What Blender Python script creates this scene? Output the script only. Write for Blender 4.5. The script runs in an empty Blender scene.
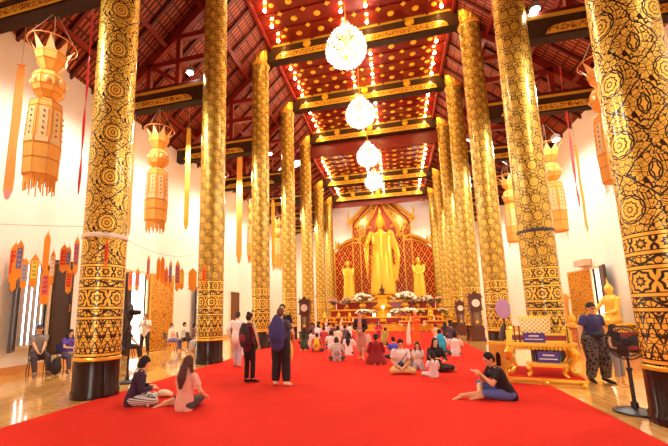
import bpy, bmesh, math, random
from mathutils import Vector, Matrix
PI = math.pi
R = math.radians
random.seed(7)
scene = bpy.context.scene
COL = scene.collection

# ------------------------------------------------------------------ camera model (world units before the final 1.1 scaling)
FOC, CX, CY = 360.7168, 301.1327, 253.7112
FW = Vector((-0.24791041, 0.95633564, 0.15479851))
RT = Vector((0.96711684, 0.25367145, -0.01832521))
UP = Vector((0.05679301, -0.14516523, 0.98777609))
EYE = Vector((0, 0, 1.6))
def ray(u, v): return FW + RT*((u-CX)/FOC) - UP*((v-CY)/FOC)
def at(u, v, z=0.0):
    d = ray(u, v); return EYE + d*((z-EYE.z)/d.z)
def aty(u, v, y):
    d = ray(u, v); return EYE + d*((y-EYE.y)/d.y)
def atx(u, v, x):
    d = ray(u, v); return EYE + d*((x-EYE.x)/d.x)

# ------------------------------------------------------------------ object helpers
def tag(o, label=None, cat=None, group=None, kind=None):
    if label: o['label'] = label
    if cat: o['category'] = cat
    if group: o['group'] = group
    if kind: o['kind'] = kind
    return o
def empty(name, loc=(0,0,0), rz=0.0, label=None, cat=None, group=None):
    o = bpy.data.objects.new(name, None); COL.objects.link(o)
    o.location = loc; o.rotation_euler = (0,0,rz); o.empty_display_size = .1
    return tag(o, label, cat, group)
def children(o): return [c for c in bpy.data.objects if c.parent == o]
def copy_tree(o, parent=None):
    c = o.copy(); COL.objects.link(c)
    if parent is not None: c.parent = parent
    for ch in children(o): copy_tree(ch, c)
    return c

class MB:
    def __init__(s): s.v=[]; s.f=[]; s.mi=[]; s.cur=0
    def add(s, vs, fs):
        n=len(s.v); s.v += [tuple(x) for x in vs]
        for f in fs: s.f.append(tuple(i+n for i in f)); s.mi.append(s.cur)
        return s
    def box(s, x0,x1,y0,y1,z0,z1):
        vs=[(x,y,z) for z in (z0,z1) for y in (y0,y1) for x in (x0,x1)]
        return s.add(vs,[(0,2,3,1),(4,5,7,6),(0,1,5,4),(2,6,7,3),(0,4,6,2),(1,3,7,5)])
    def bar(s, a, b, w, h, up=(0,0,1)):
        a=Vector(a); b=Vector(b); d=(b-a).normalized(); upv=Vector(up)
        if abs(d.dot(upv))>.98: upv=Vector((0,1,0))
        r=d.cross(upv).normalized(); u=r.cross(d)
        vs=[p+r*sx*w/2+u*sz*h/2 for p in (a,b) for sz in (-1,1) for sx in (-1,1)]
        return s.add(vs,[(0,1,3,2),(4,6,7,5),(0,4,5,1),(2,3,7,6),(0,2,6,4),(1,5,7,3)])
    def tube(s, pts, rad, n=8, flat=1.0, side=None, cap=True):
        # swept round section; flat squashes it at right angles to 'side'
        pts=[Vector(p) for p in pts]
        if not isinstance(rad,(list,tuple)): rad=[rad]*len(pts)
        rings=[]
        base=len(s.v); vs=[]; fs=[]
        def frame(d):
            sd=Vector(side) if side is not None else (Vector((1,0,0)) if abs(d.x)<.9 else Vector((0,1,0)))
            sd=(sd-d*sd.dot(d))
            if sd.length<1e-4: sd=Vector((0,1,0))-d*d.y
            sd.normalize(); return sd, d.cross(sd)
        L=[]
        m=len(pts)
        for i,p in enumerate(pts):
            d=(pts[min(i+1,m-1)]-pts[max(i-1,0)]).normalized()
            L.append((p,rad[i],d))
        if cap=='round':
            p,r,d=L[0]; q,r2,d2=L[-1]
            pre=[(p-d*r*math.sin(a), r*math.cos(a), d) for a in (R(75),R(45),R(20))]
            post=[(q+d2*r2*math.sin(a), r2*math.cos(a), d2) for a in (R(20),R(45),R(75))]
            L=pre+L+post
        for p,r,d in L:
            a,b=frame(d)
            vs += [p+a*r*math.cos(2*PI*k/n)+b*r*flat*math.sin(2*PI*k/n) for k in range(n)]
        for i in range(len(L)-1):
            for k in range(n):
                k2=(k+1)%n; fs.append((i*n+k,i*n+k2,(i+1)*n+k2,(i+1)*n+k))
        if cap:
            fs.append(tuple(range(n-1,-1,-1))); fs.append(tuple((len(L)-1)*n+k for k in range(n)))
        return s.add(vs,fs)
    def lathe(s, prof, n=24, c=(0,0,0), sx=1, sy=1, arc=None):
        vs=[];fs=[]
        for r,z in prof:
            vs += [(c[0]+r*sx*math.cos(2*PI*k/n), c[1]+r*sy*math.sin(2*PI*k/n), c[2]+z) for k in range(n)]
        for i in range(len(prof)-1):
            for k in range(n):
                k2=(k+1)%n; fs.append((i*n+k,i*n+k2,(i+1)*n+k2,(i+1)*n+k))
        fs.append(tuple(range(n-1,-1,-1))); fs.append(tuple((len(prof)-1)*n+k for k in range(n)))
        return s.add(vs,fs)
    def ell(s, c, r, n=12, m=8, rot=None):
        c=Vector(c); vs=[];fs=[]
        if not isinstance(r,(list,tuple)): r=(r,r,r)
        def P(x,y,z):
            q=Vector((x*r[0],y*r[1],z*r[2]))
            if rot is not None: q=rot@q
            return c+q
        vs.append(P(0,0,-1))
        for i in range(1,m):
            t=-PI/2+PI*i/m
            for k in range(n): vs.append(P(math.cos(t)*math.cos(2*PI*k/n),math.cos(t)*math.sin(2*PI*k/n),math.sin(t)))
        vs.append(P(0,0,1)); T=len(vs)-1
        for k in range(n):
            k2=(k+1)%n
            fs.append((0,1+k2,1+k)); fs.append((T,T-n+k,T-n+k2))
            for i in range(m-2): fs.append((1+i*n+k,1+i*n+k2,1+(i+1)*n+k2,1+(i+1)*n+k))
        return s.add(vs,fs)
    def prism(s, poly, o, ux, uy, t):
        # flat outline in the plane (ux, uy) from origin o, thickness t along ux x uy
        o=Vector(o); ux=Vector(ux); uy=Vector(uy); nz=ux.cross(uy).normalized()*t
        a=sum(poly[i][0]*poly[(i+1)%len(poly)][1]-poly[(i+1)%len(poly)][0]*poly[i][1] for i in range(len(poly)))
        if a<0: poly=poly[::-1]
        n=len(poly); vs=[o+ux*p[0]+uy*p[1] for p in poly]; vs+= [q+nz for q in vs]
        fs=[tuple(range(n-1,-1,-1)),tuple(range(n,2*n))]+[(i,(i+1)%n,n+(i+1)%n,n+i) for i in range(n)]
        return s.add(vs,fs)
    def build(s, name, mats, parent=None, smooth=False, loc=None):
        me=bpy.data.meshes.new(name)
        me.from_pydata(s.v,[],s.f); me.update()
        if not isinstance(mats,(list,tuple)): mats=[mats]
        for m in mats: me.materials.append(m)
        if any(s.mi): me.polygons.foreach_set('material_index', s.mi)
        if smooth: me.shade_smooth() if smooth is True else me.shade_smooth()
        if smooth=='auto':
            me.set_sharp_from_angle(angle=R(38))
        o=bpy.data.objects.new(name,me); COL.objects.link(o)
        if parent is not None: o.parent=parent
        if loc is not None: o.location=loc
        return o

# ------------------------------------------------------------------ materials
MATS={}
class G:
    """a small node builder"""
    def __init__(s, m): s.nt=m.node_tree; s.n=s.nt.nodes; s.l=s.nt.links
    def put(s, node, i, val):
        if val is None: return
        if isinstance(val, bpy.types.NodeSocket): s.l.new(val, node.inputs[i])
        else: node.inputs[i].default_value=val
    def m(s, op, a, b=None, c=None):
        x=s.n.new('ShaderNodeMath'); x.operation=op
        for i,v in enumerate((a,b,c)): s.put(x,i,v)
        return x.outputs[0]
    def obj(s):
        t=s.n.new('ShaderNodeTexCoord'); return t.outputs['Object']
    def xyz(s, v):
        x=s.n.new('ShaderNodeSeparateXYZ'); s.l.new(v,x.inputs[0]); return x.outputs
    def comb(s,x,y,z=0.0):
        n=s.n.new('ShaderNodeCombineXYZ'); s.put(n,0,x); s.put(n,1,y); s.put(n,2,z); return n.outputs[0]
    def mix(s, f, a, b):
        n=s.n.new('ShaderNodeMix'); n.data_type='RGBA'; s.put(n,0,f)
        for i,v in ((6,a),(7,b)):
            if isinstance(v,tuple): v=(*v[:3],1)
            s.put(n,i,v)
        return n.outputs[2]
    def noise(s, vec, scale, detail=3, out=0, rough=.5):
        n=s.n.new('ShaderNodeTexNoise'); s.put(n,'Scale',scale); s.put(n,'Detail',detail); s.put(n,'Roughness',rough)
        if vec is not None: s.l.new(vec,n.inputs['Vector'])
        return n.outputs[out]
    def vor(s, vec, scale, feat='F1', out=0, rnd=1.0):
        n=s.n.new('ShaderNodeTexVoronoi'); n.feature=feat; s.put(n,'Scale',scale); s.put(n,'Randomness',rnd)
        if vec is not None: s.l.new(vec,n.inputs['Vector'])
        return n.outputs[out]
    def ramp(s, f, stops):
        n=s.n.new('ShaderNodeValToRGB'); s.put(n,0,f); e=n.color_ramp.elements
        while len(e)<len(stops): e.new(0.5)
        for i,(p,c) in enumerate(stops): e[i].position=p; e[i].color=(*c,1)
        return n.outputs[0]
    def bump(s, h, strength=.3, dist=.01):
        n=s.n.new('ShaderNodeBump'); s.put(n,'Strength',strength); s.put(n,'Distance',dist); s.put(n,'Height',h)
        return n.outputs[0]
def newmat(name):
    m=bpy.data.materials.new(name); m.use_nodes=True
    g=G(m); b=g.n['Principled BSDF']
    return m,g,b
def M(name, col=None, rough=.6, metal=0.0, emit=None, es=0.0, var=.08, scale=6.0, coat=0.0, trans=0.0, bump=0.0, spec=.5):
    """plain material with a little procedural variation of its colour"""
    if name in MATS: return MATS[name]
    m,g,b=newmat(name)
    if var>0:
        f=g.noise(g.obj(),scale,3)
        hi=tuple(min(1,c*(1+var)) for c in col); lo=tuple(c*(1-var) for c in col)
        g.put(b,'Base Color',g.mix(f,lo,hi))
        if bump: g.put(b,'Normal',g.bump(g.noise(g.obj(),scale*12,2),bump,.01))
    else: b.inputs['Base Color'].default_value=(*col,1)
    b.inputs['Roughness'].default_value=rough; b.inputs['Metallic'].default_value=metal
    b.inputs['Coat Weight'].default_value=coat
    b.inputs['Transmission Weight'].default_value=trans
    b.inputs['Specular IOR Level'].default_value=spec
    if emit: b.inputs['Emission Color'].default_value=(*emit,1); b.inputs['Emission Strength'].default_value=es
    MATS[name]=m; return m

GOLDC=(1.0,.62,.075); BLK=(.035,.012,.006)
def gold_finish(g,b,f,gold=GOLDC,dark=BLK):
    """f = 1 gold leaf, 0 black lacquer"""
    g.put(b,'Base Color',g.mix(f,dark,gold))
    g.put(b,'Metallic',g.m('MULTIPLY',f,.45))
    g.put(b,'Roughness',g.m('MULTIPLY_ADD',f,.12,.2))
def column_mat(name, a, bb, vs, r0, gold=GOLDC, lt=.085, rr=.2, rf=88.0):
    """black lacquer stencilled with gold: rosettes on a staggered lattice, leaf scrolls between, banded foot"""
    m,g,b=newmat(name); X=g.xyz(g.obj())
    ang=g.m('ARCTAN2',X[1],X[0]); u=g.m('MULTIPLY',ang,r0); v=X[2]
    wob=g.noise(g.obj(),3.0,2,1)
    wx=g.xyz(wob)
    def cell(off):
        cu=g.m('MULTIPLY',g.m('SUBTRACT',g.m('FRACT',g.m('ADD',g.m('DIVIDE',u,a),.5+off)),.5),a)
        cv=g.m('MULTIPLY',g.m('SUBTRACT',g.m('FRACT',g.m('ADD',g.m('DIVIDE',v,bb),.5+off)),.5),bb)
        d=g.m('SQRT',g.m('ADD',g.m('MULTIPLY',cu,cu),g.m('MULTIPLY',g.m('MULTIPLY',cv,cv),.85)))
        return cu,cv,d
    u1,v1,d1=cell(0.0); u2,v2,d2=cell(.5)
    s=g.m('LESS_THAN',d1,d2)
    def sel(p,q): return g.m('ADD',g.m('MULTIPLY',s,p),g.m('MULTIPLY',g.m('SUBTRACT',1.0,s),q))
    cu,cv,d=sel(u1,u2),sel(v1,v2),g.m('MINIMUM',d1,d2)
    th=g.m('ARCTAN2',cv,cu)
    # rosette rings with petals
    k=a/.84
    pet=g.m('ABSOLUTE',g.m('SINE',g.m('MULTIPLY',th,5.0)))
    ringv=g.m('SINE',g.m('ADD',g.m('MULTIPLY',d,rf/k),g.m('MULTIPLY',pet,1.7)))
    ring=g.m('GREATER_THAN',ringv,-.55)
    # scrolls
    p3=g.comb(g.m('ADD',cu,g.m('MULTIPLY',wx[0],.05)),g.m('ADD',cv,g.m('MULTIPLY',wx[1],.05)),0.0)
    e=g.vor(p3,vs,'DISTANCE_TO_EDGE')
    leaf=g.m('GREATER_THAN',e,lt)
    fine=g.m('GREATER_THAN',g.vor(p3,vs*2.6,'DISTANCE_TO_EDGE'),.05)
    leaf=g.m('MULTIPLY',leaf,g.m('MAXIMUM',fine,g.m('LESS_THAN',e,.17)))
    inros=g.m('LESS_THAN',d,rr*k)
    pat=g.m('ADD',g.m('MULTIPLY',inros,ring),g.m('MULTIPLY',g.m('SUBTRACT',1.0,inros),leaf))
    edge=g.m('GREATER_THAN',g.m('ABSOLUTE',g.m('SUBTRACT',g.m('SUBTRACT',d1,d2),g.m('MULTIPLY',g.m('SUBTRACT',wx[2],.5),.22*k))),.016*k)
    rim=g.m('GREATER_THAN',g.m('ABSOLUTE',g.m('SUBTRACT',d,(rr+.005)*k)),.009*k)
    pat=g.m('MULTIPLY',g.m('MULTIPLY',pat,edge),rim)
    # foot bands
    def band(z0,z1): return g.m('MULTIPLY',g.m('GREATER_THAN',v,z0),g.m('LESS_THAN',v,z1))
    def rep(w): return g.m('MULTIPLY',g.m('SUBTRACT',g.m('FRACT',g.m('DIVIDE',u,w)),.5),w)
    def flower(zc,w,rr):
        x=rep(w); z=g.m('SUBTRACT',v,zc)
        dd=g.m('SQRT',g.m('ADD',g.m('MULTIPLY',x,x),g.m('MULTIPLY',z,z)))
        t=g.m('ARCTAN2',z,x)
        q=g.m('SINE',g.m('ADD',g.m('MULTIPLY',dd,70.0),g.m('MULTIPLY',g.m('ABSOLUTE',g.m('SINE',g.m('MULTIPLY',t,4.0))),2.0)))
        return g.m('GREATER_THAN',q,-.25)
    def scroll(zc,w,amp):
        z=g.m('SUBTRACT',v,g.m('ADD',zc,g.m('MULTIPLY',g.m('SINE',g.m('MULTIPLY',u,2*PI/w)),amp)))
        a1=g.m('GREATER_THAN',g.m('ABSOLUTE',z),.018)
        a2=g.m('GREATER_THAN',g.vor(g.comb(u,v),13.0,'DISTANCE_TO_EDGE'),.09)
        return g.m('MULTIPLY',a1,a2)
    W=2*PI*r0
    low=0.0
    # flame-leaf zone above the black foot
    x=g.m('ABSOLUTE',rep(W/12)); zz=g.m('FRACT',g.m('DIVIDE',g.m('SUBTRACT',v,.8),.27))
    fl=g.m('GREATER_THAN',g.m('ABSOLUTE',g.m('SUBTRACT',x,g.m('MULTIPLY',g.m('SUBTRACT',1.0,zz),W/26))),.013)
    fl=g.m('MULTIPLY',fl,g.m('GREATER_THAN',g.vor(g.comb(x,v),15.0,'DISTANCE_TO_EDGE'),.085))
    zones=[(0,1.52,fl),(1.52,1.72,scroll(1.62,W/6,.05)),(1.72,2.1,flower(1.91,W/7,.15)),(2.1,2.3,scroll(2.2,W/6,-.05)),(2.3,2.56,flower(2.43,W/9,.1))]
    tot=g.m('MULTIPLY',pat,g.m('GREATER_THAN',v,2.56))
    for z0,z1,q in zones: tot=g.m('ADD',tot,g.m('MULTIPLY',band(z0,z1),q))
    for zl in (.82,1.52,1.72,2.1,2.3,2.56):
        far=g.m('ABSOLUTE',g.m('SUBTRACT',v,zl))
        isl=g.m('LESS_THAN',far,.03); blackl=g.m('LESS_THAN',g.m('ABSOLUTE',g.m('SUBTRACT',far,.03)),.008)
        tot=g.m('MAXIMUM',tot,isl); tot=g.m('MULTIPLY',tot,g.m('SUBTRACT',1.0,blackl))
    gold_finish(g,b,tot,gold)
    g.put(b,'Normal',g.bump(tot,.25,.004))
    return m

def stencil_mat(name, vs=11.0, gold=GOLDC, dark=(.16,.04,.01), thr=.08):
    m,g,b=newmat(name)
    w=g.noise(g.obj(),4.0,2,1); n=g.n.new('ShaderNodeMix'); n.data_type='VECTOR'; n.inputs[0].default_value=.12
    g.l.new(g.obj(),n.inputs[4]); g.l.new(w,n.inputs[5])
    e=g.vor(n.outputs[1],vs,'DISTANCE_TO_EDGE'); f=g.m('GREATER_THAN',e,thr)
    f2=g.m('GREATER_THAN',g.vor(n.outputs[1],vs*2.3,'DISTANCE_TO_EDGE'),.04)
    f=g.m('MULTIPLY',f,g.m('MAXIMUM',f2,.25))
    gold_finish(g,b,f,gold,dark); return m

GOLD=M('gold_leaf',(1.0,.55,.055),.32,.55,var=.12,scale=9)
GOLDB=M('bright_gold',(1.0,.55,.035),.34,.45,var=.06,scale=5)
GOLDD=M('aged_gold_paint',(.86,.42,.05),.45,.35,var=.2,scale=14)
LACQ=M('black_lacquer',(.03,.010,.007),.16,0,var=.3,scale=3,spec=.35)
BEAMBLK=M('black_beam_paint',(.05,.025,.012),.22,0,var=.3,scale=3,coat=.3)
REDW=M('red_painted_timber',(.21,.012,.008),.38,0,var=.25,scale=5)
REDD=M('dark_red_timber',(.10,.008,.006),.45,0,var=.25,scale=5)
WALL=M('cream_plaster',(.93,.86,.74),.85,0,var=.03,scale=1.2,bump=.05)
# ================================================================== the hall
XL, XR, Y0, S = -5.882, 3.71, 6.206, 4.548
WLX, WRX, WTOP = -10.33, 8.16, 9.71
XC = (XL+XR)/2
CE, CEI = -5.25, 3.08          # edges of the coffered ceiling
ZN1, ZN2 = 13.59, 11.80        # neck height of front and rear columns
YB, YE = -7.0, 37.5            # how far the hall is modelled
YSTEP = Y0+4*S
ycol = lambda k: Y0+(k-1)*S

# floor: glossy parquet
m,g,b=newmat('glossy_parquet')
o_=g.obj(); X=g.xyz(o_)
br=g.n.new('ShaderNodeTexBrick'); g.l.new(g.comb(X[1],X[0]),br.inputs['Vector'])
for k_,v_ in (('Scale',1.0),('Mortar Size',.006),('Brick Width',.42),('Row Height',.14),('Bias',0.0)): br.inputs[k_].default_value=v_
br.inputs['Color1'].default_value=(.80,.34,.06,1); br.inputs['Color2'].default_value=(1.0,.55,.14,1); br.inputs['Mortar'].default_value=(.4,.12,.02,1)
g.put(b,'Base Color',g.mix(g.m('MULTIPLY',g.noise(o_,2.5,3),.5),br.outputs[0],(1.0,.6,.18)))
b.inputs['Roughness'].default_value=.13; b.inputs['Coat Weight'].default_value=.6; b.inputs['Coat Roughness'].default_value=.06
g.put(b,'Normal',g.bump(g.noise(o_,1.6,2),.12,.05))
PARQ=m
MB().box(WLX-.3,WRX+.3,YB,YE,-.2,0).build('floor',PARQ)['kind']='structure'

# carpet
m,g,b=newmat('red_carpet'); o_=g.obj()
n1=g.noise(o_,1.3,4); n2=g.noise(o_,60,2)
g.put(b,'Base Color',g.mix(g.m('ADD',g.m('MULTIPLY',n1,.6),g.m('MULTIPLY',n2,.4)),(.62,.024,.012),(.82,.040,.020)))
b.inputs['Roughness'].default_value=.95; b.inputs['Specular IOR Level'].default_value=.1
g.put(b,'Normal',g.bump(n2,.5,.01))
CARP=m
cb=MB()
for (y0,y1) in ((-6.6,-.9),(-.885,8.58),(8.605,17.0),(17.015,26.4)):
    cb.box(-5.55,2.89,y0,y1,.0,.022)
tag(cb.build('carpet',CARP),'wide red carpet running down the nave to the altar','carpet')

# walls
def wall(name, mb, mat=WALL): o=mb.build(name,mat); o['kind']='structure'; return o
def wall_with_holes(x, t, holes):
    """wall along y at x; holes (y0,y1,z0,z1), sorted by y"""
    b=MB(); x0,x1=(x-t,x) if t>0 else (x,x-t)
    y=YB
    for (a,c,z0,z1) in holes:
        b.box(x0,x1,y,a,0,WTOP)
        if z0>0: b.box(x0,x1,a,c,0,z0)
        b.box(x0,x1,a,c,z1,WTOP); y=c
    b.box(x0,x1,y,YE,0,WTOP)
    return b
LH=[(7.92,8.78,.75,3.1),(12.12,13.3,.02,3.25),(17.4,19.0,.02,2.9),(21.45,22.65,.02,2.85)]
RH=[(4.0,5.2,.75,3.0),(17.32,17.98,.7,3.1),(21.4,22.6,.75,3.0)]
wall('wall_left', wall_with_holes(WLX,.3,LH))
wall('wall_right', wall_with_holes(WRX,-.3,RH))
wall('wall_front', MB().box(WLX-.3,-2.9,YB-.3,YB,0,WTOP).box(.9,WRX+.3,YB-.3,YB,0,WTOP).box(-2.9,.9,YB-.3,YB,4.8,WTOP).box(WLX-.3,WRX+.3,YB-.3,YB,WTOP,15))
wall('wall_back', MB().box(WLX-.3,WRX+.3,YE-.6,YE,0,15))

# gilded skirting rail
for nm,x0,x1 in (('baseboard_left',WLX,WLX+.05),('baseboard_right',WRX-.05,WRX)):
    MB().box(x0,x1,YB,YE-.6,0,.22).build(nm,M('skirting_wood',(.75,.33,.10),.35))['kind']='structure'

# roof planes: tiles seen from below between battens
m,g,b=newmat('roof_tiles_from_below'); X=g.xyz(g.obj())
br=g.n.new('ShaderNodeTexBrick'); g.l.new(g.comb(X[1],g.m('MULTIPLY',X[2],1.46)),br.inputs['Vector'])
for k_,v_ in (('Scale',1.0),('Mortar Size',.035),('Brick Width',.15),('Row Height',.42),('Mortar Smooth',.0)): br.inputs[k_].default_value=v_
br.offset=0.0
br.inputs['Color1'].default_value=(.50,.10,.032,1); br.inputs['Color2'].default_value=(.36,.06,.02,1); br.inputs['Mortar'].default_value=(.07,.006,.004,1)
g.put(b,'Base Color',br.outputs[0]); b.inputs['Roughness'].default_value=.55
g.put(b,'Normal',g.bump(br.outputs[1],-.8,.03))
TILE=m
def roof(name, xw, zw, xe, ze, y0, y1):
    b=MB(); t=.12
    vs=[(xw,y0,zw),(xw,y1,zw),(xe,y1,ze),(xe,y0,ze)]
    vs+=[(x,y,z+t) for x,y,z in vs]
    b.add(vs,[(0,1,2,3),(7,6,5,4),(0,4,5,1),(1,5,6,2),(2,6,7,3),(3,7,4,0)])
    o=b.build(name,TILE); o['kind']='structure'
    # rafters and purlins
    sg=1 if xe>xw else -1
    rb=MB(); y=y0+.45
    L=math.hypot(xe-xw,ze-zw); dx,dz=(xe-xw)/L,(ze-zw)/L
    nx,nz=(dz*sg*sg,-dx) if sg>0 else (dz,-dx)
    nrm=Vector((-dz,0,dx)); 
    if nrm.z>0: nrm=-nrm
    while y<y1-.1:
        rb.bar(Vector((xw,y,zw))+nrm*.06,Vector((xe,y,ze))+nrm*.06,.09,.13,up=nrm); y+=.91
    rb.build('rafters',REDD,o)['label']='dark red rafters running down the slope'
    pb=MB()
    for f in (.2,.47,.74):
        p=Vector((xw+(xe-xw)*f,0,zw+(ze-zw)*f))+nrm*.2
        pb.bar((p.x,y0,p.z),(p.x,y1,p.z),.16,.18,up=nrm)
    pb.build('purlins',REDW,o)['label']='red purlins running the length of the roof'
    return o
roof('ceiling_left_slope', WLX-.3,WTOP-.28, CE,14.47, YB,YSTEP)
roof('ceiling_right_slope', WRX+.3,WTOP-.28, CEI,14.47, YB,YSTEP)
roof('ceiling_left_slope_rear', WLX-.3,WTOP-.28, CE,12.68, YSTEP,YE)
roof('ceiling_right_slope_rear', WRX+.3,WTOP-.28, CEI,12.68, YSTEP,YE)

# coffered ceiling, one panel per bay
m,g,b=newmat('red_coffer_lacquer'); 
f=g.noise(g.obj(),1.0,2)
g.put(b,'Base Color',g.mix(f,(.12,.006,.004),(.18,.008,.005))); b.inputs['Roughness'].default_value=.25; b.inputs['Coat Weight'].default_value=.2
COF=m
NCX,NCY=8,5
BULB=M('warm_bulb',(1,.8,.4),.4,0,emit=(1,.62,.22),es=110,var=0)
# prototypes
rb=MB()
n=16; pts=[]
for i in range(n*2):
    a=PI*i/n; r=.15 if i%2==0 else .118
    pts.append((r*math.cos(a),r*math.sin(a)))
rb.prism(pts,(0,0,-.03),(1,0,0),(0,1,0),.03); rb.ell((0,0,-.035),(.07,.07,.035),10,6)
ROS=rb.build('gold_rosette',GOLDB); 
db=MB().prism([(.12,0),(.05,.05),(0,.12),(-.05,.05),(-.12,0),(-.05,-.05),(0,-.12),(.05,-.05)],(0,0,-.03),(1,0,0),(0,1,0),.03)
DIA=db.build('gold_diamond',GOLDB)
bl=MB().ell((0,0,-.19),.072,12,8); 
BLB=bl.build('bulb',BULB); 
BSK=MB().lathe([(.05,-.09),(.055,-.02),(.075,0)],12).build('bulb_socket',GOLDB)
protos=[ROS,DIA,BLB,BSK]
def clone(proto,name,loc,parent=None,rz=0,sc=1):
    c=proto.copy(); c.name=name; COL.objects.link(c); c.location=loc
    if parent is not None: c.parent=parent
    c.rotation_euler=(0,0,rz); c.scale=(sc,sc,sc); return c
ordn=['first','second','third','fourth','fifth','sixth','seventh']
def ceiling_bay(y0,y1,z,name,desc):
    b=MB(); b.box(CE,CEI,y0,y1,z,z+.15)
    cx=(CEI-CE)/NCX; cy=(y1-y0)/NCY
    for i in range(NCX+1): 
        x=CE+i*cx; w=.045 if 0<i<NCX else .1; b.box(x-w,x+w,y0,y1,z-.07,z)
    for j in range(1,NCY): y=y0+j*cy; b.box(CE,CEI,y-.045,y+.045,z-.069,z)
    o=b.build(name,COF); o['kind']='structure'
    for i in range(NCX):
        for j in range(NCY):
            x=CE+(i+.5)*cx; y=y0+(j+.5)*cy
            if i in (0,3,4,7) and True:
                t=empty('ceiling_bulb',(x,y,z),0,'warm bulb on the red coffers '+desc,'bulb','bulbs '+desc)
                clone(BLB,'bulb',(0,0,0),t); clone(BSK,'bulb_socket',(0,0,0),t)
                if i in (0,7): clone(ROS,'gold_rosette',(x+(.28 if i==0 else -.28),y,z),o,0,.8)
            else:
                clone(ROS,'gold_rosette',(x,y,z),o)
    for i in range(1,NCX):
        for j in range(1,NCY):
            clone(DIA,'gold_diamond',(CE+i*cx,y0+j*cy,z-.07),o)
    return o
MB().box(CE,CEI,YB,ycol(2)-.2,14.45,14.6).build('ceiling_front',COF)['kind']='structure'
ceiling_bay(ycol(2)-.2,ycol(3)-.2,14.45,'ceiling_bay','in front of the nearest cross beam')
ceiling_bay(ycol(3)+.2,ycol(4)-.2,14.45,'ceiling_bay','between first and second cross beams')
ceiling_bay(ycol(4)+.2,ycol(5)-.2,14.45,'ceiling_bay','between second and third cross beams')
ceiling_bay(ycol(5)+.2,ycol(6)-.2,12.66,'ceiling_bay','behind the third cross beam')
ceiling_bay(ycol(6)+.2,ycol(7)-.2,12.66,'ceiling_bay','between the two rearmost beams')
MB().box(CE,CEI,ycol(7)+.2,YE,13.2,13.35).build('ceiling_rear',COF)['kind']='structure'
MB().box(WLX,WRX,YSTEP+.16,YSTEP+.3,12.66,14.6).build('wall_step',REDW)['kind']='structure'
# the ceiling step over the fifth beam, and the fascia behind the rear beam
MB().box(CE,CEI,ycol(7)+.24,ycol(7)+.4,11.35,12.66).build('trim_1',REDW)['kind']='structure'
# upper fascia along the ceiling edges
for i,(x,zt,ya,yb) in enumerate(((CE,14.62,YB,YSTEP),(CEI,14.62,YB,YSTEP),(CE,12.8,YSTEP,YE),(CEI,12.8,YSTEP,YE))):
    MB().box(x-.06,x+.06,ya,yb,zt-.42,zt).build('trim_%d'%(i+2),REDW)['kind']='structure'
for p_ in protos: bpy.data.objects.remove(p_)

# ------------------------------------------------------------------ columns
RC=.42
cm_near=column_mat('gilt_stencil_large',.96,.98,12.5,RC,lt=.06,rr=.16,rf=115.0)
cm_far=column_mat('gilt_stencil_fine',.48,.46,20.0,RC,lt=.08)
def make_column(zn, cm):
    t=empty('gilded_column')
    MB().lathe([(RC+.02,0),(RC+.02,.12),(RC,.16),(RC,.72)],40).build('foot',LACQ,t,'auto')['label']='shiny black lacquered foot'
    MB().lathe([(RC+.003,.705),(RC+.018,.72),(RC+.018,.755),(RC+.003,.77)],40).build('foot_ring',GOLD,t,'auto')
    MB().lathe([(RC-.004,.72),(RC-.004,4),(RC-.02,zn)],48).build('shaft',cm,t,'auto')['label']='black lacquered shaft stencilled all over in gold'
    nb=MB(); nb.lathe([(RC-.02,-.1),(RC+.02,-.06),(RC+.02,-.03),(RC-.01,0)],32,(0,0,zn))
    for k in range(26):
        a=2*PI*k/26; nb.ell(((RC+.02)*math.cos(a),(RC+.02)*math.sin(a),zn+.01),.045,8,6)
    nb.build('neck_ring',GOLDD,t,'auto')
    MB().lathe([(RC-.05,0),(RC,.3),(RC+.02,.6),(RC+.05,.86)],32,(0,0,zn)).build('capital_core',REDD,t); cb=MB()
    for row,(z,h,r,n,lean) in enumerate(((.02,.42,RC-.03,16,.06),(.3,.42,RC-.0,16,.07),(.56,.36,RC+.01,16,.1))):
        for k in range(n):
            a=2*PI*(k+.5*(row%2))/n; c,s_=math.cos(a),math.sin(a); w=.072
            tx,ty=-s_,c
            P=lambda rr,zz,ww:(c*rr+tx*ww,s_*rr+ty*ww,zn+zz)
            vs=[P(r,z,-w),P(r,z,w),P(r+.05,z+h*.55,w*1.05),P(r+.03+lean,z+h,0),P(r+.05,z+h*.55,-w*1.05),P(r+.06,z+h*.4,0)]
            cb.add(vs,[(0,1,5),(1,2,5),(2,3,5),(3,4,5),(4,0,5)])
    cb.build('capital',GOLD,t)['label']='gilded lotus petal capital'
    MB().box(-.34,.34,-.34,.34,zn+.86,zn+1.25).build('top_block',REDW,t)
    return t
protoN=make_column(ZN1,cm_near); protoF=make_column(ZN1,cm_far); protoR=make_column(ZN2,cm_far)
first={}
for side,x in (('left',XL),('right',XR)):
    for k in range(1,8):
        p=protoN if k==1 else (protoF if k<6 else protoR)
        if p in first: c=copy_tree(p)
        else: c=p; first[p]=1
        c.location=(x,ycol(k),0)
        c.rotation_euler=(0,0,.35 if side=='left' else 1.2)
        tag(c,'gilded column, %s from the camera in the row on the %s of the nave'%(ordn[k-1],side),'column','gilded columns of the %s row'%side)

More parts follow.
